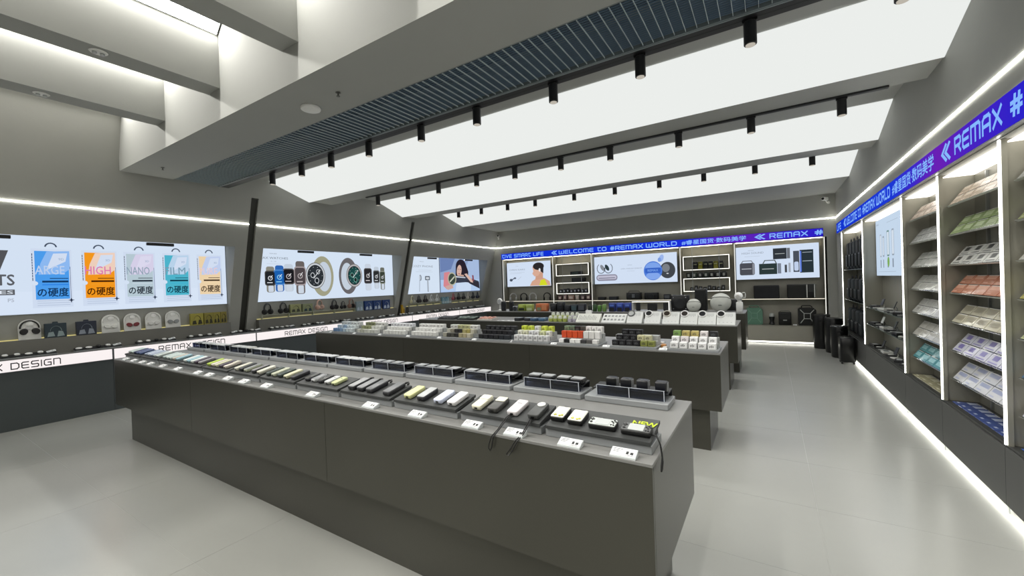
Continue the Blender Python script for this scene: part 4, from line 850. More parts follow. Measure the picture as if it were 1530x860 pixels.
t = thing('scrolling_sign', 'long blue and purple LED sign above the cabinets on the right wall', 'sign', (1.269, 0, 0), 0)
m = MB(); m.box(-0.03, 0, 1.6, 11.1, 2.425, 2.655); m.build('housing', mat('sign_housing_pale', '9a9a9a', 0.4), t)
m = MB(); m.box(-0.033, -0.0305, 1.61, 11.095, 2.437, 2.643); sc = m.build('screen', SIGNR, t)
signtext(sc, [('LIFE', 10.97, 10.46), ('<', 10.05, 9.84), ('WELCOME TO', 9.72, 8.35), ('#REMAX', 8.20, 7.36), ('WORLD', 7.25, 6.53), ('@#睿星国货·数码美学', 6.42, 5.0), ('<', 4.79, 4.63), ('REMAX', 4.515, 3.77), ('#', 3.645, 3.53), ('@睿星国货', 3.48, 2.85)], -0.0345, (0, -1, 0), 2.475, 0.135, False)

# ================================================================== back wall cabinets
BX = [-7.49, -5.66, -4.41, -1.97, -0.72, 1.07]
bl = ['leftmost, with the headphone shelf', 'narrow, second from the left, with lit frames', 'wide one in the middle', 'narrow, second from the right, with lit frames', 'rightmost, with black appliances']
SHL = glow('shelf_led', 'fff8e4', 1.0)
for k in range(5):
    a, b = BX[k], BX[k+1]
    t = thing('wall_cabinet', 'grey back wall cabinet bay, ' + bl[k], 'cabinet', (0, 0, 0), 0, 'back wall cabinets')
    m = MB(); m.box(a+0.002, b-0.002, 11.738, 11.758, 0.43, 2.418); m.build('back_panel', CABGREY, t)
    for px in ([a] if k < 4 else [a, b-0.03]):
        m = MB(); m.box(px+0.002, px+0.028, 11.452, 11.737, 0.43, 2.418); po = m.build('post', CAB, t)
        m = MB(); m.box(px+0.009, px+0.021, 11.447, 11.4515, 0.44, 2.415); m.build('led_strip', THINLED, po)
    xa, xb = a+0.03, (b-0.002 if k < 4 else b-0.03)
    m = MB(); m.box(xa, xb, 11.47, 11.737, 1.035, 1.052); sh = m.build('shelf', CABGREY, t)
    m = MB(); m.box(xa, xb, 11.462, 11.4695, 1.036, 1.050); m.build('led_edge', SHL, sh)
    m = MB(); m.box(a+0.002, b-0.002, 11.52, 11.737, 0.0, 0.05); m.build('kick', COUNTER, t)
    m = MB(); m.box(a+0.01, b-0.01, 11.512, 11.5195, 0.012, 0.045); m.build('kick_light', BKICK, t)
    m = MB(); m.box(a+0.04, b-0.04, 11.50, 11.56, 2.408, 2.417); m.build('top_light', glow('bay_top_light', 'fff6e0', 7.0), t)
    m = MB(); m.box(a+0.002, b-0.002, 11.472, 11.737, 0.052, 0.41); m.build('base', CABGREY, t)
    n = 2 if b-a > 1.5 else 1
    for i in range(n):
        m = MB(); m.box(a+(b-a)*i/n+0.003, a+(b-a)*(i+1)/n-0.003, 11.452, 11.4715, 0.055, 0.408); m.build('door', CABGREY, t)
    m = MB(); m.box(a+0.002, b-0.002, 11.452, 11.737, 0.411, 0.429); m.build('base_top', CAB, t)
    m = MB(); m.box(a+(b-a)*0.5-0.01, a+(b-a)*0.5+0.01, 11.70, 11.737, 0.44, 1.03); m.build('stile', CABGREY, t)
    if k in (1, 3):
        fx0, fx1 = (-5.58, -4.53) if k == 1 else (-1.90, -0.835)
        for z0, z1 in ((1.815, 2.155), (1.262, 1.58)):
            m = MB(); m.box(fx0, fx1, 11.56, 11.737, z0-0.006, z0); m.box(fx0, fx1, 11.56, 11.737, z1, z1+0.006); m.box(fx0-0.006, fx0, 11.56, 11.737, z0-0.006, z1+0.006); m.box(fx1, fx1+0.006, 11.56, 11.737, z0-0.006, z1+0.006)
            fr = m.build('shelf_box', CABGREY, t)
            m = MB(); w = 0.017
            m.box(fx0-0.008, fx1+0.008, 11.545, 11.5595, z0-0.012, z0-0.012+w); m.box(fx0-0.008, fx1+0.008, 11.545, 11.5595, z1+0.012-w, z1+0.012)
            m.box(fx0-0.008, fx0-0.008+w, 11.545, 11.5595, z0-0.012+w, z1+0.012-w); m.box(fx1+0.008-w, fx1+0.008, 11.545, 11.5595, z0-0.012+w, z1+0.012-w)
            m.build('light_frame', glow('frame_led', 'fbfaf0', 1.6), fr)
        for rx in (fx0+0.22, fx1-0.22):
            m = MB(); m.cyl((rx, 11.535, 1.053), (rx, 11.535, 2.40), 0.006, None, 8); m.lathe([(0.018, 2.40), (0.018, 2.416)], 12, (rx, 11.535, 0)); m.build('hanging_rod', STEEL, t, 40)
# posters of the back wall
Ux, Nb = (1, 0, 0), (0, -1, 0)
def backposter(label, x0, x1, hexc='d6e4f8'): return lightbox('light_box_poster', label, (x0, 11.637, 1.515), Ux, V, Nb, x1-x0, 0.80, hexc)
t, F = backposter('light-box poster of a person in profile wearing an ear hook, left on the back wall', -7.43, -5.80); A = lambda x: x + 7.43; B = lambda z: z - 1.515
F.text('TWS', A(-7.08), B(2.18), '8c95a2', 0.1, 0.018); F.text('OPEN EARS', A(-7.33), B(2.05), '8f98a6', 0.60, 0.045); F.rect(A(-7.3), A(-6.75), B(1.985), B(1.99), 'a5afbc'); F.rect(A(-7.3), A(-6.85), B(1.945), B(1.95), 'a5afbc')
F.ell(A(-7.27), B(1.74), 0.06, 0.045, '4c5566', 16); F.line([(A(-7.29), B(1.72)), (A(-7.14), B(1.80))], 0.03, '4c5566'); F.ell(A(-7.12), B(1.80), 0.05, 0.03, '5c6576', 16); F.line([(A(-7.0), B(1.75)), (A(-6.88), B(1.84))], 0.012, 'b9c3d0')
F.poly([(A(-6.56), 0.02), (A(-6.48), 0.16), (A(-6.33), 0.24), (A(-6.05), 0.26), (A(-5.85), 0.15), (A(-5.82), 0.02)], 'd8a890')
F.poly([(A(-6.36), B(1.72)), (A(-6.08), B(1.74)), (A(-6.07), B(1.98)), (A(-6.33), B(1.90))], 'd0a088')
F.poly([(A(-6.45), B(2.13)), (A(-6.42), B(1.99)), (A(-6.46), B(1.92)), (A(-6.38), B(1.83)), (A(-6.25), B(1.85)), (A(-6.12), B(2.0)), (A(-6.12), B(2.2)), (A(-6.35), B(2.24))], 'dcae98')
F.ell(A(-6.23), B(2.15), 0.20, 0.12, '2d2a2c', 22); F.poly([(A(-6.12), B(2.18)), (A(-6.05), B(2.1)), (A(-6.06), B(1.92)), (A(-6.14), B(1.97)), (A(-6.2), B(2.08))], '2d2a2c'); F.ell(A(-6.19), B(2.03), 0.035, 0.055, 'e6e8ea', 14)
F.poly([(A(-6.22), 0.02), (A(-6.16), 0.19), (A(-6.02), 0.22), (A(-5.92), 0.02)], 'd6dc2c')
F.build('poster_print', t)
t, F = backposter('wide light-box poster of ear-hook earbuds and round cases in mid back wall', -4.37, -2.06); A = lambda x: x + 4.37
for cx, s in ((-4.16, 1), (-3.94, -1)):
    pts = [(A(cx)+s*0.12*math.cos(2.2+i*0.42), B(1.97)+0.14*math.sin(2.2+i*0.42)) for i in range(11)]; F.line(pts, 0.018, '4a4f58'); F.ell(A(cx)+0.04*s, B(1.99), 0.05, 0.10, '8a8f98' if s > 0 else '2f3d42', 18, rot=0.5)
F.rrect(A(-4.31), A(-3.68), B(1.61), B(1.79), 0.085, '8c8a9c'); F.rrect(A(-4.28), A(-3.71), B(1.65), B(1.76), 0.05, 'c3c2d4'); F.rrect(A(-4.24), A(-3.75), B(1.68), B(1.70), 0.008, '6d6b80')
F.text('REMAX', A(-3.38), B(2.02), '9aa3b2', 0.13, 0.02); F.text('OPEN WIRELESS EARBUDS', A(-3.58), B(1.915), '9aa3b2', 0.60, 0.032); F.rect(A(-3.4), A(-3.18), B(1.86), B(1.865), 'a9b3c0')
F.ell(A(-2.31), B(1.84), 0.20, 0.22, '44484e', 30); F.ell(A(-2.35), B(1.90), 0.10, 0.11, '7d8288', 22); F.ell(A(-2.31), B(1.75), 0.03, 0.014, 'dfe3e6', 10)
F.ell(A(-2.69), B(1.84), 0.245, 0.26, '4f7fdc', 32); F.ell(A(-2.69), B(1.93), 0.20, 0.14, '7fa6ee', 26); F.ell(A(-2.69), B(1.70), 0.19, 0.10, '86aaf0', 26); F.rrect(A(-2.90), A(-2.48), B(1.78), B(1.92), 0.04, '3a66c8'); F.text('REMAX', A(-2.83), B(1.82), '86b2f6', 0.28, 0.06, 0.01)
F.ell(A(-2.46), B(2.17), 0.06, 0.10, '9fbaf0', 18, rot=-0.3); F.ell(A(-2.51), B(2.13), 0.045, 0.06, '7d9fe4', 16)
F.build('poster_print', t)
t, F = backposter('light-box poster of box-shaped portable speakers, right on the back wall', -0.69, 0.975); A = lambda x: x + 0.69
F.text('REMAX', A(-0.42), B(2.21), '8f98a6', 0.12, 0.018); F.text('HIGH SOUND', A(-0.56), B(2.135), '8f98a6', 0.46, 0.045); F.rect(A(-0.5), A(-0.18), B(2.075), B(2.08), 'a9b3c0')
F.rrect(A(-0.61), A(-0.29), B(1.625), B(1.92), 0.04, '4e5058'); F.line([(A(-0.57), B(1.92)), (A(-0.54), B(1.97)), (A(-0.36), B(1.97)), (A(-0.33), B(1.92))], 0.018, '7a7d86'); F.rect(A(-0.57), A(-0.36), B(1.77), B(1.785), 'c9cdd4'); F.rrect(A(-0.34), A(-0.295), B(1.64), B(1.90), 0.01, '8c8f98')
F.rect(A(-0.20), A(0.165), B(1.63), B(1.885), '2f3c3c'); F.line([(A(-0.12), B(1.885)), (A(-0.08), B(1.96)), (A(0.12), B(1.96)), (A(0.15), B(1.885))], 0.02, '59605f'); F.rect(A(-0.14), A(0.10), B(1.75), B(1.765), 'b9c0c0'); F.rect(A(0.175), A(0.245), B(1.64), B(1.88), '7f8796')
F.rect(A(0.09), A(0.36), B(1.98), B(2.235), '33383e'); F.rect(A(0.13), A(0.32), B(2.10), B(2.112), 'b9c0c0'); F.rect(A(0.365), A(0.425), B(1.985), B(2.23), '6f747c')
F.rect(A(0.315), A(0.36), B(1.66), B(1.84), '4a4e54'); F.rect(A(0.39), A(0.43), B(1.66), B(1.88), 'a5acb8')
F.rect(A(0.485), A(0.60), B(1.66), B(2.15), '4c525c'); F.rrect(A(0.50), A(0.585), B(1.69), B(1.90), 0.03, 'c3d3ee'); F.rect(A(0.61), A(0.865), B(1.64), B(2.165), '2b363c'); F.rect(A(0.61), A(0.64), B(1.66), B(2.14), '5f7fe0'); F.rect(A(0.66), A(0.84), B(1.90), B(1.912), 'b9c4d0'); F.rect(A(0.66), A(0.84), B(2.10), B(2.11), 'b9c4d0')
F.build('poster_print', t)
# goods on the back wall
for i, (x, c, nm) in enumerate(((-7.20, 'c9cacb', 'pale grey'), (-6.80, '141416', 'black'), (-6.46, 'd3d4d4', 'white'), (-5.95, '121214', 'black'))):
    headphones(x, 11.60, 1.0535, '%s headphones, %s from the left on the back wall shelf' % (nm, ORD[i]), c, '1e1e20' if c < '8' else 'a9a9a9', 1.15, rot=math.pi/2, group='back wall headphones')
def gadget(name, label, cat, x, y, z, w, d, h, c, group, bits=(), r=0.1):
    """bits: (part name, kind, args) with a box or disc on the front face (towards -y)"""
    t = thing(name, label, cat, (x, y, z), 0, group)
    m = MB(); m.rbox(0, 0, 0, h, w, d, min(w, d)*r, min(0.012, h*0.08)); m.build('body', plastic(c, 0.4), t, 50)
    for nm, kd, a in bits:
        m = MB()
        if kd == 'box': m.cbox(a[0]*w, a[1]*w, -d/2-a[4], -d/2-0.0004, a[2]*h, a[3]*h, min(0.002, a[4]*0.3))
        elif kd == 'disc': m.lathe([(a[2]*w, -0.0004), (a[2]*w, -0.004), (a[2]*w*0.8, -0.007), (a[2]*w*0.3, -0.004)], 20, (a[0]*w, -d/2, a[1]*h), 'y')
        elif kd == 'handle': m.tube([(-w*a[0], 0, h*0.97), (-w*a[0], 0, h+a[1]), (-w*a[0]+0.02, 0, h+a[1]+0.015), (w*a[0]-0.02, 0, h+a[1]+0.015), (w*a[0], 0, h+a[1]), (w*a[0], 0, h*0.97)], a[2], 8)
        m.build(nm, plastic(a[-1], 0.35), t, 40)
    return t
G = 'goods in the lit frames'
gadget('router_box', 'black gadget lying in the upper lit frame of the left narrow bay', 'gadget', -4.95, 11.64, 1.8165, 0.36, 0.12, 0.11, '15171a', G, [('screen', 'box', (-0.35, 0.2, 0.3, 0.8, 0.003, '2a3a34'))])
t = thing('shelf_plate', 'dark glass plate between the two lit frames of the left narrow bay', 'shelf', (-4.9, 11.64, 1.605)); m = MB(); m.box(-0.50, 0.34, -0.075, 0.09, 0, 0.006); m.build('plate', ACR, t); m = MB(); m.box(-0.50, 0.34, -0.0755, -0.0751, 0, 0.006); m.build('edge', STEEL, t)
gadget('sound_bar', 'black sound bar between the lit frames of the left narrow bay', 'speaker', -4.88, 11.64, 1.6115, 0.42, 0.11, 0.125, '101114', G, [('grille', 'box', (-0.4, 0.3, 0.2, 0.8, 0.003, '1d1e22'))])
for i in range(8):
    gadget('earbud_pod', 'dark earbud pod, %s from the left in the lower left lit frame' % ORD[i], 'earbuds', -5.47+0.118*i, 11.63, 1.2630, 0.095, 0.07, 0.13 + 0.012*(i % 3), ['24262e', '2c2c38', '1d1e24'][i % 3], 'pods in the lower left frame', [('logo', 'disc', (0, 0.55, 0.26, 'b9bcc6'))], 0.2)
for i, (x, w, h, c) in enumerate(((-5.50, 0.13, 0.15, '6d5054'), (-5.33, 0.10, 0.17, '8a6e72'), (-5.13, 0.20, 0.155, '9c7f74'), (-4.93, 0.11, 0.16, 'b3aca6'), (-4.75, 0.13, 0.15, '57404a'), (-4.57, 0.13, 0.155, '5a4048'))):
    gadget('small_carton', '%s small carton, %s from the left on the shelf below the left frames' % (['brown', 'rosy', 'tan', 'pale', 'plum', 'plum'][i], ORD[i]), 'box', x, 11.62, 1.0535, w, 0.08, h, c, 'cartons below the left frames', [('window', 'box', (-0.3, 0.3, 0.3, 0.75, 0.002, 'd9c9c0'))])
for i, (x, c) in enumerate(((-1.62, '17181a'), (-1.50, '8e8a2c'), (-1.38, '1b1c1e'), (-1.26, '232426'), (-1.14, '8a8630'), (-1.02, '1c1d1e'))):
    gadget('tall_carton', '%s tall carton, %s from the left in the upper right lit frame' % ('olive yellow' if c > '8' else 'black', ORD[i]), 'box', x, 11.64, 1.8165, 0.10, 0.09, 0.20, c, 'cartons in the upper right frame', [('stripe', 'box', (-0.35, 0.35, 0.62, 0.70, 0.002, 'c9c9a0'))])
t = thing('shelf_plate', 'dark glass plate between the two lit frames of the right narrow bay', 'shelf', (-1.37, 11.64, 1.597)); m = MB(); m.box(-0.50, 0.50, -0.075, 0.09, 0, 0.006); m.build('plate', ACR, t); m = MB(); m.box(-0.50, 0.50, -0.0755, -0.0751, 0, 0.006); m.build('edge', STEEL, t)
for i in range(7):
    gadget('flat_carton', 'dark carton, %s from the left between the right lit frames' % ORD[i], 'box', -1.78+0.137*i, 11.64, 1.6035, 0.12, 0.08, 0.14, ['1d211e', '2a3a2e', '1a1b1d', '22302a', '191a1c', '26282a', '202224'][i], 'cartons between the right frames', [('emblem', 'box', (-0.25, 0.15, 0.25, 0.75, 0.002, 'a9aaa4'))])
for i in range(8):
    gadget('cable_pod', 'small black gadget, %s from the left in the lower right lit frame' % ORD[i], 'gadget', -1.72+0.105*i, 11.63, 1.2630, 0.08, 0.07, 0.10+0.02*((i*5) % 3), '17181b', 'gadgets in the lower right frame', [('badge', 'box', (-0.2, 0.2, 0.4, 0.7, 0.002, '8c8f92'))], 0.25)
S3 = 'speakers on the middle shelf'
for i, (x, w, d, h, c, bits) in enumerate(((-4.15, 0.22, 0.16, 0.09, '121316', [('grille', 'box', (-0.4, 0.4, 0.2, 0.8, 0.003, '202226'))]), (-3.80, 0.26, 0.16, 0.10, '15171c', [('grille', 'box', (-0.4, 0.4, 0.2, 0.8, 0.003, '262a33'))]),
      (-3.22, 0.40, 0.17, 0.20, '141619', [('driver', 'disc', (-0.28, 0.5, 0.15, '24272b')), ('driver', 'disc', (0.28, 0.5, 0.15, '24272b')), ('control_panel', 'box', (-0.1, 0.1, 0.3, 0.8, 0.003, '6b7076')), ('carry_handle', 'handle', (0.36, 0.03, 0.008, '1c1e20'))]),
      (-2.74, 0.38, 0.17, 0.19, '101215', [('driver', 'disc', (0, 0.5, 0.2, '1d2024'))]), (-2.33, 0.18, 0.14, 0.14, '2a2c30', [('grille', 'box', (-0.35, 0.35, 0.2, 0.8, 0.003, '5b5f63'))]))):
    gadget('portable_speaker', 'black portable speaker, %s from the left on the middle back wall shelf' % ORD[i], 'speaker', x, 11.60, 1.0535, w, d, h, c, S3, bits, 0.42 if i == 3 else 0.15)
S5 = 'black appliances on the right back shelf'
gadget('box_appliance', 'plain glossy black box appliance on the right back wall shelf', 'appliance', -0.065, 11.60, 1.0535, 0.52, 0.24, 0.315, '0b0c10', S5, [('front_panel', 'box', (-0.47, 0.47, 0.06, 0.94, 0.006, '0f1118'))], 0.06)
gadget('box_appliance', 'black box appliance with two bright vertical handles on the right back wall shelf', 'appliance', 0.615, 11.60, 1.0535, 0.53, 0.24, 0.32, '0b0c0d', S5, [('front_panel', 'box', (-0.47, 0.14, 0.06, 0.94, 0.006, '0d100f')), ('control_panel', 'box', (0.26, 0.42, 0.45, 0.95, 0.006, '2a2c2c')), ('handle', 'box', (0.18, 0.215, 0.05, 0.98, 0.014, 'd9dad6')), ('handle', 'box', (0.445, 0.48, 0.05, 0.98, 0.014, 'd9dad6'))], 0.06)
def jerry(x, c, c2, lab):
    t = thing('jerrycan_speaker', lab, 'speaker', (x, 11.60, 0.4305), 0, 'jerrycan-shaped speakers'); w, h, d = 0.34, 0.45, 0.16
    m = MB(); m.prism([(-w/2, 0.02), (-w/2+0.02, 0), (w/2-0.02, 0), (w/2, 0.02), (w/2, h-0.10), (w/2-0.05, h-0.05), (-w/2+0.03, h-0.05), (-w/2, h-0.08)], 'y', -d/2, d/2); m.build('body', plastic(c, 0.4), t)
    m = MB(); m.box(-0.055, 0.055, -d/2-0.008, -d/2-0.0005, 0.16, 0.27); m.build('badge_plate', plastic(c, 0.3), t)
    m = MB()
    for sx in (-1, 1):
        for z0, z1 in ((0.27, 0.36), (0.16, 0.05)):
            m.tube([(sx*0.055, -d/2-0.006, z0), (sx*0.13, -d/2-0.006, z1)], 0.008, 6)
    for p, q in (((-0.06, 0.155), (0.06, 0.155)), ((-0.06, 0.275), (0.06, 0.275)), ((-0.06, 0.155), (-0.06, 0.275)), ((0.06, 0.155), (0.06, 0.275))): m.tube([(p[0], -d/2-0.009, p[1]), (q[0], -d/2-0.009, q[1])], 0.007, 6)
    m.build('cross_brace', plastic(c2, 0.35), t)
    m = MB(); m.tube([(-0.10, 0, h-0.052), (-0.10, 0, h-0.012), (-0.08, 0, h), (0.06, 0, h), (0.09, 0, h-0.02), (0.10, 0, h-0.052)], 0.012, 8); m.build('carry_handle', plastic(c), t, 50)
jerry(-0.325, '5f8a74', '8fb5a2', 'green jerrycan-shaped speaker on the lowest back wall shelf'); jerry(0.715, '121413', 'c3c6c2', 'black jerrycan-shaped speaker with pale cross brace on the lowest shelf')
t = thing('bottle_lamp', 'small dark vase-shaped lamp with white top between the two can speakers', 'lamp', (0.03, 11.60, 0.4305)); m = MB(); m.lathe([(0.05, 0), (0.06, 0.01), (0.045, 0.06), (0.04, 0.09), (0.058, 0.16), (0.058, 0.19)], 18); m.build('body', plastic('1f2120'), t, 40); m = MB(); m.lathe([(0.05, 0.1905), (0.056, 0.22), (0.046, 0.262), (0.02, 0.275)], 18); m.build('top', plastic('b9bcb8'), t, 40)
gadget('box_speaker', 'black box speaker with handle between the two can speakers', 'speaker', 0.29, 11.60, 0.4305, 0.25, 0.18, 0.30, '0f1110', 'box speakers', [('carry_handle', 'handle', (0.36, 0.02, 0.008, '7a7c78')), ('badge', 'box', (-0.15, 0.15, 0.34, 0.42, 0.003, 'a5a8a4')), ('grille', 'box', (-0.42, 0.42, 0.48, 0.92, 0.004, '1a1c1b'))])
m = MB(); m.cbox(0.44, 0.52, 11.50, 11.54, 0.4305, 0.452, 0.002); tag(m.build('price_card', PAPER), 'small white price card in front of the black can speaker', 'price tag')
for i, (x, y, r, h, c) in enumerate(((0.93, 11.02, 0.155, 0.72, '0b0c0c'), (1.08, 10.50, 0.15, 0.69, '0d0e0e'), (1.10, 9.92, 0.135, 0.60, '090a0a'))):
    t = thing('floor_drum', ['tall black rounded drum at the back wall, farthest of three', 'tall black rounded drum, middle one of three beside the cabinets', 'black drum with shiny round lid beside the cabinets'][i], 'bin', (x, y, 0), 0, 'black drums')
    m = MB(); m.lathe([(r*0.86, 0), (r*0.92, 0.015), (r, h*0.5), (r, h-0.05), (r*0.96, h-0.02)], 28); m.build('body', plastic(c, 0.35), t, 40)
    m = MB(); m.lathe([(r*0.97, h-0.0195), (r*1.02, h-0.01), (r*0.98, h+0.004), (r*0.7, h+0.012), (0, h+0.014)], 28); m.build('lid', BLACK if i != 2 else mat('lid_gloss', '55585a', 0.15, metal=0.8), t, 40)
    m = MB(); m.tube([(-r*0.3, -r*0.97, h*0.82), (-r*0.3, -r*1.08, h*0.84), (r*0.3, -r*1.08, h*0.84), (r*0.3, -r*0.97, h*0.82)], 0.006, 6); m.build('handle', BLACK, t, 50)
t = thing('suitcase', 'black upright case with rounded edges, nearest of the black units by the cabinets', 'suitcase', (1.14, 9.33, 0)); m = MB(); m.rbox(0, 0, 0.03, 0.46, 0.22, 0.30, 0.04, 0.02); m.build('shell', plastic('0b0c0c', 0.3), t, 50)
for sx in (-1, 1):
    for sy in (-1, 1): m = MB(); m.lathe([(0.016, 0), (0.018, 0.012), (0.016, 0.0295)], 12, (sx*0.08, sy*0.11, 0)); m.build('wheel', BLACK, t, 40)
m = MB(); m.tube([(-0.05, 0, 0.4605), (-0.05, 0, 0.478), (0.05, 0, 0.478), (0.05, 0, 0.4605)], 0.008, 8); m.build('handle', BLACK, t, 50)
for yy in (-0.10, 0.095): m = MB(); m.box(-0.1125, -0.1105, yy, yy+0.005, 0.06, 0.43); m.build('rib', plastic('3a3c3c'), t)

# ================================================================== right wall cabinets
BY = [1.61, 2.78, 3.95, 5.10, 6.27, 8.56, 10.72]
cl_ = ['outside the picture', 'nearest, at the right picture edge', 'second from the picture edge, with colourful films', 'third from the picture edge, with pale films', 'wide one with a poster and glass shelves', 'farthest, filled with black bags']
SHZ = [2.14, 1.89, 1.635, 1.393, 1.142, 0.897, 0.652]
vv = Vector((0.105, 0, 0.152)).normalized(); uu = Vector((0, -1, 0)); nn = uu.cross(vv)
RM = Matrix((uu, vv, nn)).transposed().to_euler()
TOPL = glow('cabinet_top_light', 'fffaf0', 2.2)
cabs = []
for k in range(6):
    y0, y1 = BY[k], BY[k+1]
    t = thing('display_cabinet', 'tall lit wall cabinet bay on the right, ' + cl_[k], 'cabinet', (0, 0, 0), 0, 'right wall cabinet bays'); cabs.append(t)
    m = MB(); m.box(1.502, 1.517, y0+0.001, y1-0.001, 0.452, 2.418); m.build('back_panel', CAB, t)
    m = MB(); m.box(1.302, 1.5015, y1-0.020, y1-0.002, 0.452, 2.418); m.build('divider', CAB, t)
    m = MB(); m.box(1.275, 1.3015, y1-0.046, y1-0.002, 0.452, 2.418); po = m.build('post', CAB, t)
    m = MB(); m.box(1.268, 1.2745, y1-0.032, y1-0.015, 0.455, 2.415); m.build('led_strip', POSTLED, po)
    m = MB(); m.box(1.31, 1.50, y0+0.004, y1-0.022, 2.396, 2.404); m.build('top_light', TOPL, t)
    m = MB(); m.box(1.285, 1.517, y0+0.001, y1-0.001, 0.436, 0.4515); m.build('base_top', mat('base_top_dark', '3b3c3a', 0.4), t)
    m = MB(); m.box(1.275, 1.294, y0+0.003, y1-0.003, 0.052, 0.430); m.build('front_panel', CABDARK, t)
    m = MB(); m.box(1.2945, 1.517, y0+0.002, y1-0.002, 0.052, 0.4355); m.build('base', CABDARK, t)
    m = MB(); m.box(1.34, 1.517, y0+0.002, y1-0.002, 0.0, 0.0515); m.build('kick', COUNTER, t)
    m = MB(); m.box(1.297, 1.312, y0+0.01, y1-0.01, 0.040, 0.0515); m.build('kick_light', KICKLED, t)
    m = MB(); m.box(1.285, 1.291, y1-0.006, y1-0.001, 0.0, 0.0515); m.build('foot', STEEL, t)
    if k in (1, 2, 3):
        W = y1 - y0 - 0.10; yc = (y0+y1)/2 - 0.01
        for z in SHZ:
            m = MB(); m.box(-W/2, W/2, 0, 0.187, -0.004, 0.0); m.box(-W/2, W/2, -0.004, 0.0, -0.004, 0.012)
            sh = m.build('sloping_shelf', ACRW, t, None, (1.332, yc, z), RM)
            m = MB(); m.box(-W/2, W/2, -0.0052, -0.0042, -0.004, 0.012); m.build('shelf_lip', mat('lip_pale', 'c9cbc4', 0.2, spec=0.7), sh)
            m = MB(); m.box(W*0.30, W*0.30+0.02, 0.03, 0.188, -0.012, -0.0045); m.box(-W*0.30-0.02, -W*0.30, 0.03, 0.188, -0.012, -0.0045); m.build('bracket', STEEL, sh)
        m = MB(); m.box(1.485, 1.5015, yc+W*0.30-0.02, yc+W*0.30, 0.46, 2.38); m.build('upright', STEEL, t)
# film packs on the sloping shelves
sets = {2: [('c9b5a2', 'd9c9b6', 'beige'), ('93a870', 'a9b98a', 'green'), ('d3d3cd', '3d3f3e', 'black and white'), ('c98468', 'd69c80', 'salmon'), ('cfc9b2', '9c9680', 'beige checked'), ('cfd0dc', '7a72b0', 'lilac'), ('d9dade', '9ea6c4', 'pale blue')],
        3: [('d0bcae', 'dccabd', 'pink beige'), ('cfd0cd', 'b3b5b3', 'white'), ('cbccc6', 'aaaca6', 'white'), ('cdcdc6', 'a9a9a2', 'white'), ('cfcfca', 'a5a5a0', 'silver white'), ('cccac2', 'a8a69c', 'cream'), ('4f9aa2', '8cc6cc', 'teal')],
        1: [('c8cac6', '9a9c98', 'white'), ('9ea86c', 'b9c08c', 'green'), ('c9c9c0', '7d7f78', 'grey'), ('b8b060', 'ccc68a', 'yellow'), ('c3ca9c', '8e966a', 'pale green'), ('4f6f8c', '9ab0c4', 'blue'), ('c9cad6', '8086b0', 'lilac')]}
shn = ['top', 'second', 'third', 'fourth', 'fifth', 'sixth', 'lowest']; bn = {1: 'nearest', 2: 'second', 3: 'third'}
def pack_me(w, h, c, c2, st):
    def mk():
        m = MB(); m.use(mat('pack_%s' % c, c, 0.16, spec=0.7)).cbox(-w/2, w/2, 0, h, 0, 0.006, 0.0015)
        m.use(mat('packprint_%s' % c2, c2, 0.3))
        if st == 0: m.box(-w*0.36, w*0.36, h*0.30, h*0.78, 0.0062, 0.0066)
        elif st == 1: m.box(-w*0.36, w*0.36, h*0.12, h*0.22, 0.0062, 0.0066); m.box(-w*0.22, w*0.22, h*0.40, h*0.86, 0.0062, 0.0066)
        else: m.box(-w*0.38, w*0.38, h*0.55, h*0.90, 0.0062, 0.0066); m.box(-w*0.38, 0.0, h*0.15, h*0.25, 0.0062, 0.0066)
        m.use(mat('pack_header', 'e3e3df', 0.3)).box(-w*0.42, w*0.42, h*0.92, h*0.97, 0.0062, 0.0066)
        return m.mesh('film_pack')
    return cached(('pack', w, h, c, c2, st), mk)
for k in (1, 2, 3):
    y0, y1 = BY[k], BY[k+1]; W = y1-y0-0.10; yc = (y0+y1)/2-0.01; nx = 5
    for si, (z, (c, c2, nm)) in enumerate(zip(SHZ, sets[k])):
        for r in range(2):
            for j in range(nx):
                a = -W/2 + W*(j+0.5)/nx; v = 0.006 + 0.090*r
                p = Vector((1.332, yc, z)) + uu*a + vv*v + nn*0.0012
                o = obj('film_pack', pack_me(round(W/nx-0.012, 3), 0.084, c, c2, (si + k) % 3), None, p, RM)
                tag(o, '%s film pack, %s row, %s from far end, %s shelf, %s cabinet bay' % (nm, ['front', 'rear'][r], ORD[j], shn[si], bn[k]), 'film pack', 'film packs on the sloping shelves')
    cset = {1: ('3f62a8', '6f8cc4', 'blue'), 2: ('4a5c98', 'b3bcd4', 'dark blue'), 3: ('b9b494', 'd3cfb4', 'cream')}[k]
    for j in range(9 if k != 3 else 5):
        n = 9 if k != 3 else 5; p = (1.395, y1 - 0.07 - (y1-y0-0.12)*(j+0.5)/n, 0.4525)
        m = cached(('slim', k), lambda: pack_me(round((y1-y0-0.12)/n-0.02, 3), 0.15, cset[0], cset[1], 2))
        o = obj('film_pack', m, None, (1.318, p[1], p[2]), Euler((0, 0, -math.pi/2)))
        tag(o, '%s film pack lying on the base, %s from far end, %s cabinet bay' % (cset[2], ORD[j], bn[k]), 'film pack', 'film packs lying on the cabinet bases')
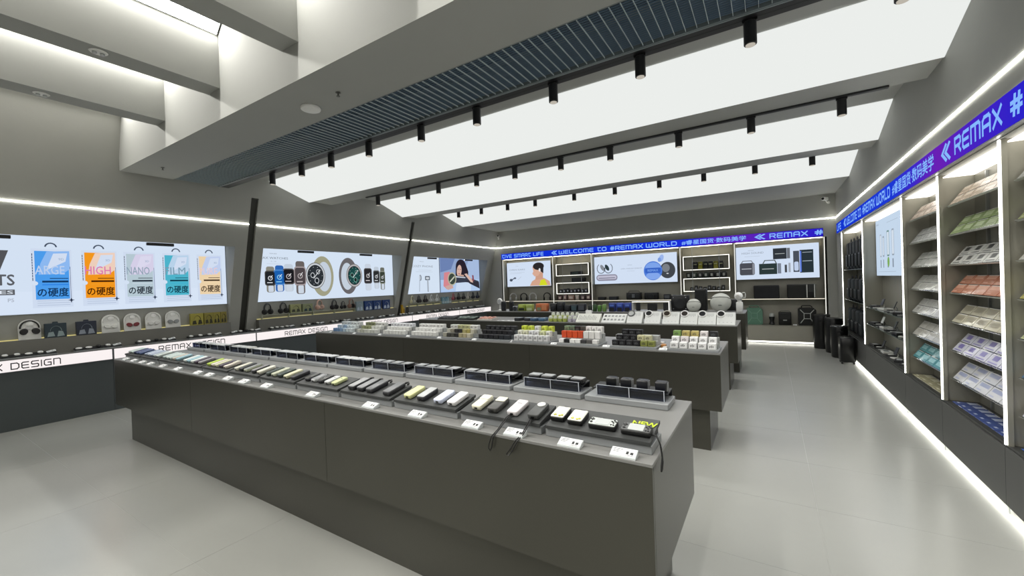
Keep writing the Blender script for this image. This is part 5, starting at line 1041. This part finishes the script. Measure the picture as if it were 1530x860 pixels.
# wide bay: poster and glass shelves
t, F = lightbox('light_box_poster', 'pale light-box poster of phones in the wide right wall cabinet bay', (1.4995, 8.50, 1.535), (0, -1, 0), V, (-1, 0, 0), 1.55, 0.85, 'c9dcf0', 0.07)
for i, (a, w, h, c) in enumerate(((0.28, 0.10, 0.34, 'aeb9c6'), (0.46, 0.09, 0.30, '8f9ba8'), (0.72, 0.13, 0.36, '6b8f8a'), (1.0, 0.12, 0.36, '9aa6b4'))):
    F.rrect(a, a+w, 0.28, 0.28+h, 0.02, c); F.rrect(a+0.015, a+w-0.015, 0.30, 0.26+h, 0.015, 'dbe6f2'); F.rrect(a+0.02, a+w*0.7, 0.12, 0.24, 0.012, '8a96a6')
F.ell(0.80, 0.20, 0.06, 0.07, '7fae5c', 18); F.text('REMAX', 0.10, 0.76, '8fa0b4', 0.16, 0.025); F.rect(0.75, 1.35, 0.75, 0.755, 'a5b3c4'); F.rect(0.2, 1.2, 0.06, 0.065, 'a5b3c4')
F.build('poster_print', t)
t4 = cabs[4]
for z in (1.055, 0.795):
    m = MB(); m.box(1.29, 1.50, 6.275, 8.53, z-0.008, z); sh = m.build('glass_shelf', acrylic('shelf_glass', (0.75, 0.82, 0.8), 0.08), t4)
    m = MB(); m.box(1.2885, 1.2897, 6.275, 8.53, z-0.008, z); m.build('shelf_edge', mat('glass_edge', '6f7f78', 0.2), sh)
random.seed(21)
lvl = {1.0555: 'upper glass shelf', 0.7955: 'lower glass shelf', 0.452: 'base'}
for z, nm in lvl.items():
    for j in range(9):
        y = 8.40 - 0.235*j; kd = (j + int(z*10)) % 3; c = random.choice(['1b1c1e', '2a2b2d', 'cfcfc8', 'dcdcd6', '8c8e8c', '3a3c3e'])
        lab = '%s, %s from far end, %s of the wide cabinet bay' % ({0: cname(c) + ' phone holder', 1: cname(c) + ' flat gadget box', 2: cname(c) + ' cable pack'}[kd], ORD[j], nm)
        t = thing('gadget', lab, 'gadget', (1.38, y, z + 0.0006), random.uniform(-0.3, 0.3), 'gadgets in the wide cabinet bay')
        if kd == 0:
            m = MB(); m.rbox(0, 0, 0, 0.014, 0.09, 0.10, 0.02, 0.004); m.build('foot', plastic(c), t, 50); m = MB(); m.tube([(0.02, 0, 0.0145), (0.03, 0, 0.05), (0.02, 0, 0.075)], 0.006, 6); m.build('arm', plastic(c), t, 50)
            m = MB(); m.T = Matrix.Translation((0.012, 0, 0.10)) @ Matrix.Rotation(0.35, 4, 'Y'); m.cbox(-0.004, 0.004, -0.035, 0.035, -0.05, 0.05, 0.002); m.build('cradle', plastic('d3d4d0' if c < '8' else '33353a'), t)
        elif kd == 1:
            m = MB(); m.cbox(-0.055, 0.055, -0.085, 0.085, 0, 0.028, 0.003); m.build('box', plastic(c), t); m = MB(); m.box(-0.035, 0.02, -0.05, 0.05, 0.0282, 0.0292); m.build('label_print', plastic('5b5f62' if c > '8' else 'c3c5c6'), t)
        else:
            m = MB(); m.rbox(0, 0, 0, 0.008, 0.12, 0.08, 0.01, 0.002); m.build('card', plastic(c), t, 50); m = MB(); m.tube([(0.03*math.cos(i*0.5), 0.024*math.sin(i*0.5), 0.0125 + i*0.0003) for i in range(24)], 0.004, 5); m.build('coiled_cable', plastic('d9d9d4' if c < '8' else '2c2d2f'), t, 50)
# bags in the farthest bay
t5 = cabs[5]
for z in (1.66, 1.08):
    m = MB(); m.box(1.29, 1.50, 8.565, 10.69, z-0.008, z); sh = m.build('glass_shelf', acrylic('shelf_glass', (0.75, 0.82, 0.8), 0.08), t5)
    m = MB(); m.box(1.2885, 1.2897, 8.565, 10.69, z-0.008, z); m.build('shelf_edge', mat('glass_edge', '6f7f78', 0.2), sh)
bagc = ['14171a', '1b2226', '20292c', '16191b', '1e2528']
for row, (z, n, h) in enumerate(((1.661, 6, 0.60), (1.081, 5, 0.46), (0.453, 5, 0.52))):
    for j in range(n):
        y = 10.62 - (2.02)*(j+0.5)/n; w = 2.02/n*0.82
        t = thing('backpack', 'black bag, %s from the far end, %s level of the farthest cabinet bay' % (ORD[j], ['top', 'middle', 'bottom'][row]), 'bag', (1.39, y, z), (0, 0, 0), 'bags in the farthest bay')
        m = MB(); m.rbox(0, 0, 0, h*0.88, 0.13, w, 0.045, 0.03); m.build('bag_body', plastic(bagc[(j+row) % 5], 0.7), t, 50)
        m = MB(); m.rbox(-0.075, 0, h*0.10, h*0.48, 0.018, w*0.72, 0.008, 0.006); m.build('front_pocket', plastic(bagc[(j+row+1) % 5], 0.65), t, 50)
        m = MB(); m.tube([(0, -w*0.16, h*0.87), (0, -w*0.14, h*0.96), (0, 0, h), (0, w*0.14, h*0.96), (0, w*0.16, h*0.87)], 0.008, 6); m.build('grab_handle', plastic('1a1c1e'), t, 50)
        m = MB(); m.box(-0.0862, -0.0844, -w*0.28, w*0.28, h*0.44, h*0.445); m.build('zip', STEEL, t)

# ================================================================== third table
Y3 = 6.45; Z3 = 0.9205
def board(x, rim, hole, lab):
    t = thing('charger_board', lab, 'display board', (x, Y3+0.04, Z3), 0, 'white charger boards'); a = math.radians(50)
    m = MB(); m.prism([(0, 0), (0, 0.012), (0.135, 0.012+0.135*math.tan(a)), (0.145, 0.012+0.135*math.tan(a)), (0.145, 0)], 'x', -0.118, 0.118); m.build('wedge', mat('board_white', 'dfe1de', 0.5), t)
    T = Matrix.Translation((-0.066, 0.112, 0.012+0.112*math.tan(a)+0.001)) @ Matrix.Rotation(a, 4, 'X')
    m = MB(); m.T = T; m.lathe([(0.058, 0), (0.060, 0.012), (0.056, 0.016), (0.044, 0.016), (0.043, 0.010)], 26); m.build('charger_ring', plastic(rim), t, 40)
    m = MB(); m.T = T; m.lathe([(0.042, 0.002), (0.042, 0.011), (0.0, 0.012)], 24); m.build('charging_pad', plastic(hole, 0.3), t, 40)
    m = MB(); T2 = Matrix.Translation((0, 0.07, 0.012+0.07*math.tan(a)+0.0006)) @ Matrix.Rotation(a, 4, 'X'); m.T = T2
    for i in range(5): m.box(0.005+0.018*i, 0.012+0.018*i, 0.03-0.01*(i % 2), 0.08, 0, 0.0005)
    for i in range(4): m.box(-0.09+0.05*i, -0.075+0.05*i, -0.075, -0.068, 0, 0.0005)
    m.build('printed_text', plastic('b3b6b4', 0.6), t)
for i, (x, rim, hole) in enumerate(((-1.82, '5a5c5c', 'b9bcba'), (-1.545, 'e6e6e4', '0e1012'), (-1.275, 'c9c6bc', '2a2012'), (-1.022, 'e4e2e2', '2c2422'), (-0.778, 'e6e6e4', '12141c'), (-0.533, 'e6e6e4', '101112'))):
    board(x, rim, hole, 'white sloping charger board with round pad, %s from the left on the third table' % ORD[i])
t = thing('sample_board', 'white sloping sample board with twelve small squares on the third table', 'display board', (-2.16, Y3+0.04, Z3)); a = math.radians(38); SB = 0.012+0.16*math.tan(a)
m = MB(); m.prism([(0, 0), (0, 0.012), (0.16, SB), (0.17, SB), (0.17, 0)], 'x', -0.195, 0.195); m.build('wedge', mat('board_white', 'dfe1de', 0.5), t)
for r in range(2):
    for j in range(6):
        m = cached('chip%d' % (1 if j == 0 else 0), lambda: (lambda q: (q.cbox(-0.018, 0.018, -0.018, 0.018, 0.0006, 0.006, 0.002), q.mesh('sample_chip', plastic('3c3e40' if j == 0 else '9a9d9c')))[1])(MB()))
        yy = 0.05+0.065*r; obj('sample_chip', m, t, (-0.150+0.060*j, yy, 0.012+yy*math.tan(a)), (a, 0, 0))
t = thing('cable_card', 'white sloping card with rows of cables and a round white case', 'display board', (-2.60, Y3+0.04, Z3))
m = MB(); m.prism([(0, 0), (0, 0.012), (0.16, SB), (0.17, SB), (0.17, 0)], 'x', -0.205, 0.205); m.build('wedge', mat('board_white2', 'd9dad2', 0.5), t)
m = MB(); m.T = Matrix.Translation((0, 0.075, 0.012+0.075*math.tan(a)+0.0006)) @ Matrix.Rotation(a, 4, 'X')
for j in range(12): m.box(-0.17+0.027*j, -0.163+0.027*j, -0.05, 0.07-0.02*(j % 3), 0, 0.0025)
m.build('cable_row', plastic('8c8e8a'), t)
m = MB(); m.rbox(-0.04, 0.197, 0.0, 0.19, 0.11, 0.045, 0.02, 0.008); m.build('white_case', WHITE, t, 50)
random.seed(5)
for r in range(2):
    for j in range(6):
        x = -3.30 + 0.092*j; c = 'a9b45c' if j < 4 else 'b3aebb'
        t = thing('dome_case', 'clear domed pod with %s inside, %s row, %s from the left on the third table' % ('lime' if j < 4 else 'lilac', ['front', 'rear'][r], ORD[j]), 'pod', (x, Y3+0.10+0.11*r, Z3), 0, 'clear domed pods')
        m = MB(); m.lathe([(0.036, 0), (0.040, 0.004), (0.040, 0.05+0.05*r), (0.036, 0.054+0.05*r)], 16); m.build('cup', plastic(c, 0.3), t, 40)
        m = MB(); m.lathe([(0.0365, 0.0545+0.05*r), (0.037, 0.075+0.05*r), (0.028, 0.098+0.05*r), (0.012, 0.106+0.05*r), (0.0, 0.107+0.05*r)], 16); m.build('dome', mat('dome_frost', 'cfd3c6', 0.15, spec=0.7), t, 40)
for i, (x, c, nm) in enumerate(((-3.98, '26282c', 'black'), (-3.80, '33363c', 'black'), (-3.64, '3c5878', 'blue'), (-3.50, '4a6c8c', 'blue'))):
    t = thing('cable_pack', '%s flat cable pack, %s from the left lying on the third table' % (nm, ORD[i]), 'pack', (x, Y3+0.16+0.03*(i % 2), Z3), 0.2*(i % 2)-0.1, 'cable packs')
    m = MB(); m.rbox(0, 0, 0, 0.055, 0.115, 0.20, 0.012, 0.008); m.build('pack', plastic(c, 0.4), t, 50); m = MB(); m.box(-0.05, 0.05, -0.06, 0.06, 0.0552, 0.056); m.build('label_print', plastic('8d99a4'), t)
for i, x in enumerate((-4.35, -4.22, -4.10)):
    t = thing('price_sheet', 'white card lying flat, %s of three beside the black cable packs' % ORD[i], 'card', (x, Y3+0.07, Z3), 0.2*i, 'white cards'); m = MB(); m.box(-0.06, 0.06, -0.04, 0.04, 0, 0.003); m.build('card', PAPER, t); m = MB(); m.box(-0.04, 0.02, -0.01, 0.015, 0.0032, 0.0036); m.build('print', INK, t)
def case_tray(x, w, n, c, nm, base_c):
    t = thing('case_tray', 'low %s tray holding %s phone cases on the third table' % ('black' if base_c < '5' else 'pale', nm), 'tray', (x, Y3+0.05, Z3), 0, 'phone case trays')
    m = MB(); m.prism([(0, 0), (0, 0.02), (0.22, 0.055), (0.22, 0)], 'x', -w/2, w/2); m.build('slope', plastic(base_c), t)
    a = math.atan2(0.035, 0.22)
    for j in range(n):
        px = x - w/2 + w*(j+0.5)/n; o = thing('phone_case', '%s phone case, %s from the left in its tray on the third table' % (nm, ORD[j]), 'phone case', (px, Y3+0.16, Z3+0.0385), (a, 0, 0), 'phone cases')
        m = MB(); m.rbox(0, 0, 0, 0.012, min(0.085, w/n*0.86), 0.17, 0.014, 0.004); m.build('shell', plastic(c[j % len(c)], 0.35), o, 50)
        m = MB(); m.rbox(-0.018, 0.055, 0.0122, 0.016, 0.030, 0.034, 0.008, 0.001); m.build('lens_frame', plastic('2c2c2e'), o, 50)
case_tray(-4.72, 0.34, 3, ['c98c7c', 'd09a88', 'c48a78'], 'salmon pink', 'c9c3bd'); case_tray(-5.20, 0.42, 4, ['5f6e66', '6f7c72', '4c5a54', '66756c'], 'grey green', '1b1d1e'); case_tray(-5.72, 0.42, 5, ['222426', '2c2e30', '1c1e20'], 'black', '3a3c3e')
# ================================================================== rear table
Y4, Z4 = 7.72, 1.0005
def drum(x, r, lab):
    t = thing('round_speaker', lab, 'speaker', (x, Y4+0.24, Z4), 0, 'round white drums'); zc = r*0.985
    m = MB(); T = Matrix.Translation((0, 0, zc)) @ Matrix.Rotation(math.radians(-14), 4, 'X'); m.T = T
    pr = [(0.0, -0.50), (0.40, -0.47), (0.72, -0.36), (0.93, -0.17), (1.0, 0.02), (0.93, 0.2), (0.72, 0.36), (0.40, 0.47), (0, 0.5)]
    m.lathe([(p*r, q*r) for p, q in pr], 36, (0, 0, 0), 'y'); m.build('shell', mat('drum_white', 'b9bbb4', 0.4), t, 60)
    m = MB(); m.T = T; pts = []
    for i in range(25):
        q = math.pi*(0.04+0.92*i/24); xx = r*0.93*math.cos(q); zz = r*0.34 + r*0.16*math.sin(q); rr = min(0.999, math.hypot(xx, zz)/r); dep = 0.5*math.sqrt(max(0.0, 1-rr*rr)); pts.append((xx, -r*dep*1.02-0.002, zz))
    m.tube(pts, r*0.03, 6); m.build('seam_band', mat('drum_seam', '4a4c48', 0.4), t, 60)
    m = MB(); m.T = T; m.box(-r*0.16, r*0.16, -r*0.50, -r*0.455, -r*0.42, -r*0.37); m.build('logo', INK, t)
    m = MB(); m.lathe([(r*0.34, 0), (r*0.30, r*0.06), (r*0.16, r*0.12)], 24); m.build('foot', plastic('8c8e88'), t, 40)
drum(-1.155, 0.118, 'smaller round pale drum-shaped speaker on the rear table'); drum(-0.725, 0.166, 'larger round pale drum-shaped speaker on the rear table')
t = thing('white_camera_stand', 'white round-headed camera on a stand at the right end of the rear table', 'camera', (-0.435, Y4+0.20, Z4))
m = MB(); m.rbox(0, 0, 0, 0.17, 0.10, 0.09, 0.02, 0.01); m.build('body', WHITE, t, 50); m = MB(); m.lathe([(0.03, 0.1705), (0.032, 0.20)], 16); m.build('neck', WHITE, t, 40)
m = MB(); m.T = Matrix.Translation((-0.01, 0, 0.268)); m.lathe([(0, -0.068), (0.03, -0.062), (0.055, -0.040), (0.068, 0), (0.055, 0.040), (0.03, 0.062), (0, 0.068)], 22); m.build('head', WHITE, t, 60)
m = MB(); m.lathe([(0.028, -0.001), (0.026, -0.006)], 16, (-0.02, -0.067, 0.268), 'y'); m.build('lens', plastic('d0cec8', 0.2), t, 40); m = MB(); m.tube([(0.052, 0, 0.24), (0.085, 0, 0.24), (0.092, 0, 0.29), (0.08, 0, 0.33), (0.045, 0, 0.325)], 0.006, 6); m.build('handle', WHITE, t, 50)
GB = 'goods on the rear table'
t = thing('white_fan', 'white round-headed desk fan at the left end of the rear table', 'fan', (-5.30, Y4+0.22, Z4)); m = MB(); m.lathe([(0.05, 0), (0.052, 0.015), (0.02, 0.03), (0.018, 0.16)], 18); m.build('stand', WHITE, t, 40)
m = MB(); m.lathe([(0.0, -0.03), (0.06, -0.028), (0.075, 0), (0.06, 0.028), (0, 0.03)], 22, (0, 0, 0.215), 'y'); m.build('head', WHITE, t, 50); m = MB(); m.lathe([(0.05, -0.0305), (0.046, -0.034), (0.03, -0.034)], 20, (0, 0, 0.215), 'y'); m.build('grille_ring', plastic('b9bbbd'), t, 40)
items4 = [(-5.16, 0.09, 0.07, 0.22, '0d0e10', 'tall narrow black box speaker, left of two at the rear table left end', [('grille', 'box', (-0.35, 0.35, 0.1, 0.9, 0.003, '1a1b1e'))]),
 (-4.95, 0.09, 0.07, 0.22, '0c0d0f', 'tall narrow black box speaker, right of two at the rear table left end', [('grille', 'box', (-0.35, 0.35, 0.1, 0.9, 0.003, '191a1d'))]),
 (-4.83, 0.12, 0.10, 0.11, '8c8f92', 'silver ring-faced gadget on the rear table', [('ring', 'disc', (0, 0.5, 0.42, '2a2c30'))]),
 (-4.66, 0.17, 0.10, 0.15, '8fa03c', 'lime green product carton, left of two on the rear table', [('picture', 'box', (-0.4, 0.4, 0.1, 0.45, 0.003, '1a1d12')), ('window', 'box', (-0.4, 0.2, 0.6, 0.9, 0.003, 'c3cf6c'))]),
 (-4.47, 0.17, 0.10, 0.15, '9cab58', 'lime green product carton, right of two on the rear table', [('picture', 'box', (-0.3, 0.4, 0.1, 0.5, 0.003, 'b9c49a'))]),
 (-4.16, 0.28, 0.10, 0.165, 'c0683c', 'orange product carton on the rear table', [('picture', 'box', (-0.4, -0.05, 0.1, 0.5, 0.003, '7d8a6c')), ('title', 'box', (0.02, 0.42, 0.2, 0.85, 0.003, 'd28a60'))]),
 (-3.88, 0.14, 0.12, 0.17, '0f1014', 'black cube speaker, first of the dark cluster on the rear table', [('driver', 'disc', (0, 0.5, 0.3, '22242a'))]),
 (-3.72, 0.15, 0.12, 0.19, '0d0e12', 'black cube speaker, second of the dark cluster on the rear table', [('driver', 'disc', (0, 0.5, 0.3, '20222a'))]),
 (-3.56, 0.13, 0.12, 0.13, '101218', 'black cube speaker, third of the dark cluster on the rear table', [('driver', 'disc', (0, 0.5, 0.3, '24262c'))]),
 (-3.41, 0.13, 0.11, 0.14, '1c2a30', 'dark teal speaker, fourth of the dark cluster on the rear table', [('grille', 'box', (-0.4, 0.4, 0.2, 0.8, 0.003, '40565c'))]),
 (-3.25, 0.15, 0.11, 0.155, '16181e', 'black speaker with grey grille, last of the dark cluster on the rear table', [('grille', 'box', (-0.4, 0.4, 0.2, 0.8, 0.003, '4a4e56'))])]
for x, w, d, h, c, lab, bits in items4: gadget('speaker_box' if 'carton' not in lab else 'product_carton', lab, 'speaker' if 'speaker' in lab else ('box' if 'carton' in lab else 'gadget'), x, Y4+0.16, Z4, w, d, h, c, GB, bits)
for i, (x, c) in enumerate(((-3.08, '1d241c'), (-2.98, '2c4a24'), (-2.88, '4a7a30'), (-2.78, '6c8f4a'))):
    t = thing('cylinder_speaker', '%s cylinder speaker, %s of four on the rear table' % (['black', 'dark green', 'green', 'pale green'][i], ORD[i]), 'speaker', (x, Y4+0.16, Z4), 0, 'cylinder speakers'); h = 0.12+0.02*(i % 2)
    m = MB(); m.lathe([(0.036, 0), (0.042, 0.008), (0.042, h-0.008), (0.036, h)], 18); m.build('body', plastic(c, 0.5), t, 40); m = MB(); m.lathe([(0.034, h+0.0003), (0.034, h+0.006), (0.02, h+0.009)], 18); m.build('top_cap', plastic('9aa58a' if i > 1 else '3a3c3a'), t, 40); m = MB(); m.tube([(0.02, 0, h+0.006), (0.035, 0, h+0.03), (0.0, 0, h+0.04), (-0.03, 0, h+0.03), (-0.02, 0, h+0.006)], 0.004, 5); m.build('loop', plastic('2a2c2a'), t, 50)
for i, x in enumerate((-2.62, -2.47, -2.32)): gadget('blue_carton', 'blue product carton, %s of three on the rear table' % ORD[i], 'box', x, Y4+0.18, Z4, 0.13, 0.09, 0.17, ['23367c', '2a429c', '243a8c'][i], 'blue cartons on the rear table', [('picture', 'box', (-0.35, 0.35, 0.05, 0.45, 0.003, '0e1016')), ('title', 'box', (-0.3, 0.3, 0.6, 0.8, 0.003, '5a78d0'))])
t = thing('light_frame_display', 'white glowing rectangular display frame on the rear table', 'display frame', (-1.90, Y4+0.24, Z4)); W4 = 0.34
m = MB(); m.box(-W4, W4, -0.06, 0.06, 0, 0.012); m.box(-W4, W4, -0.06, 0.06, 0.178, 0.19); m.box(-W4, -W4+0.012, -0.06, 0.06, 0.0125, 0.1775); m.box(W4-0.012, W4, -0.06, 0.06, 0.0125, 0.1775); m.build('frame', WHITE, t)
m = MB(); m.box(-W4+0.001, W4-0.001, -0.066, -0.0605, 0.179, 0.189); m.box(W4-0.011, W4-0.001, -0.066, -0.0605, 0.0, 0.1785); m.build('light_edge', glow('frame_led', 'fbfaf0', 1.6), t)
for i, (x, w, h, c) in enumerate(((-2.13, 0.075, 0.15, '0e0f11'), (-1.87, 0.17, 0.14, '0d0e10'), (-1.63, 0.08, 0.155, '101214'))): gadget('black_gadget', 'black upright gadget, %s of three inside the glowing frame on the rear table' % ORD[i], 'gadget', x, Y4+0.22, Z4+0.0128, w, 0.06, h, c, 'gadgets in the glowing frame', [('face', 'box', (-0.4, 0.4, 0.1, 0.9, 0.003, '17191c'))])
gadget('cube_speaker', 'large black cube speaker with four corner studs on the rear table', 'speaker', -1.42, Y4+0.50, Z4, 0.30, 0.22, 0.29, '0b0c0f', GB, [('driver', 'disc', (0, 0.5, 0.33, '17191d')), ('stud', 'disc', (-0.36, 0.86, 0.03, '8c8f94')), ('stud', 'disc', (0.36, 0.86, 0.03, '8c8f94')), ('stud', 'disc', (-0.36, 0.14, 0.03, '8c8f94')), ('stud', 'disc', (0.36, 0.14, 0.03, '8c8f94'))], 0.1)
gadget('tall_speaker', 'tall black box speaker behind the smaller round drum', 'speaker', -1.07, Y4+0.56, Z4, 0.20, 0.18, 0.40, '08090a', GB, [('grille', 'box', (-0.4, 0.4, 0.08, 0.92, 0.004, '111214'))], 0.08)
gadget('dark_speaker', 'low dark speaker behind the larger round drum', 'speaker', -0.60, Y4+0.58, Z4, 0.36, 0.16, 0.20, '121316', GB, [('driver', 'disc', (-0.25, 0.5, 0.16, '202226')), ('driver', 'disc', (0.25, 0.5, 0.16, '202226'))], 0.12)
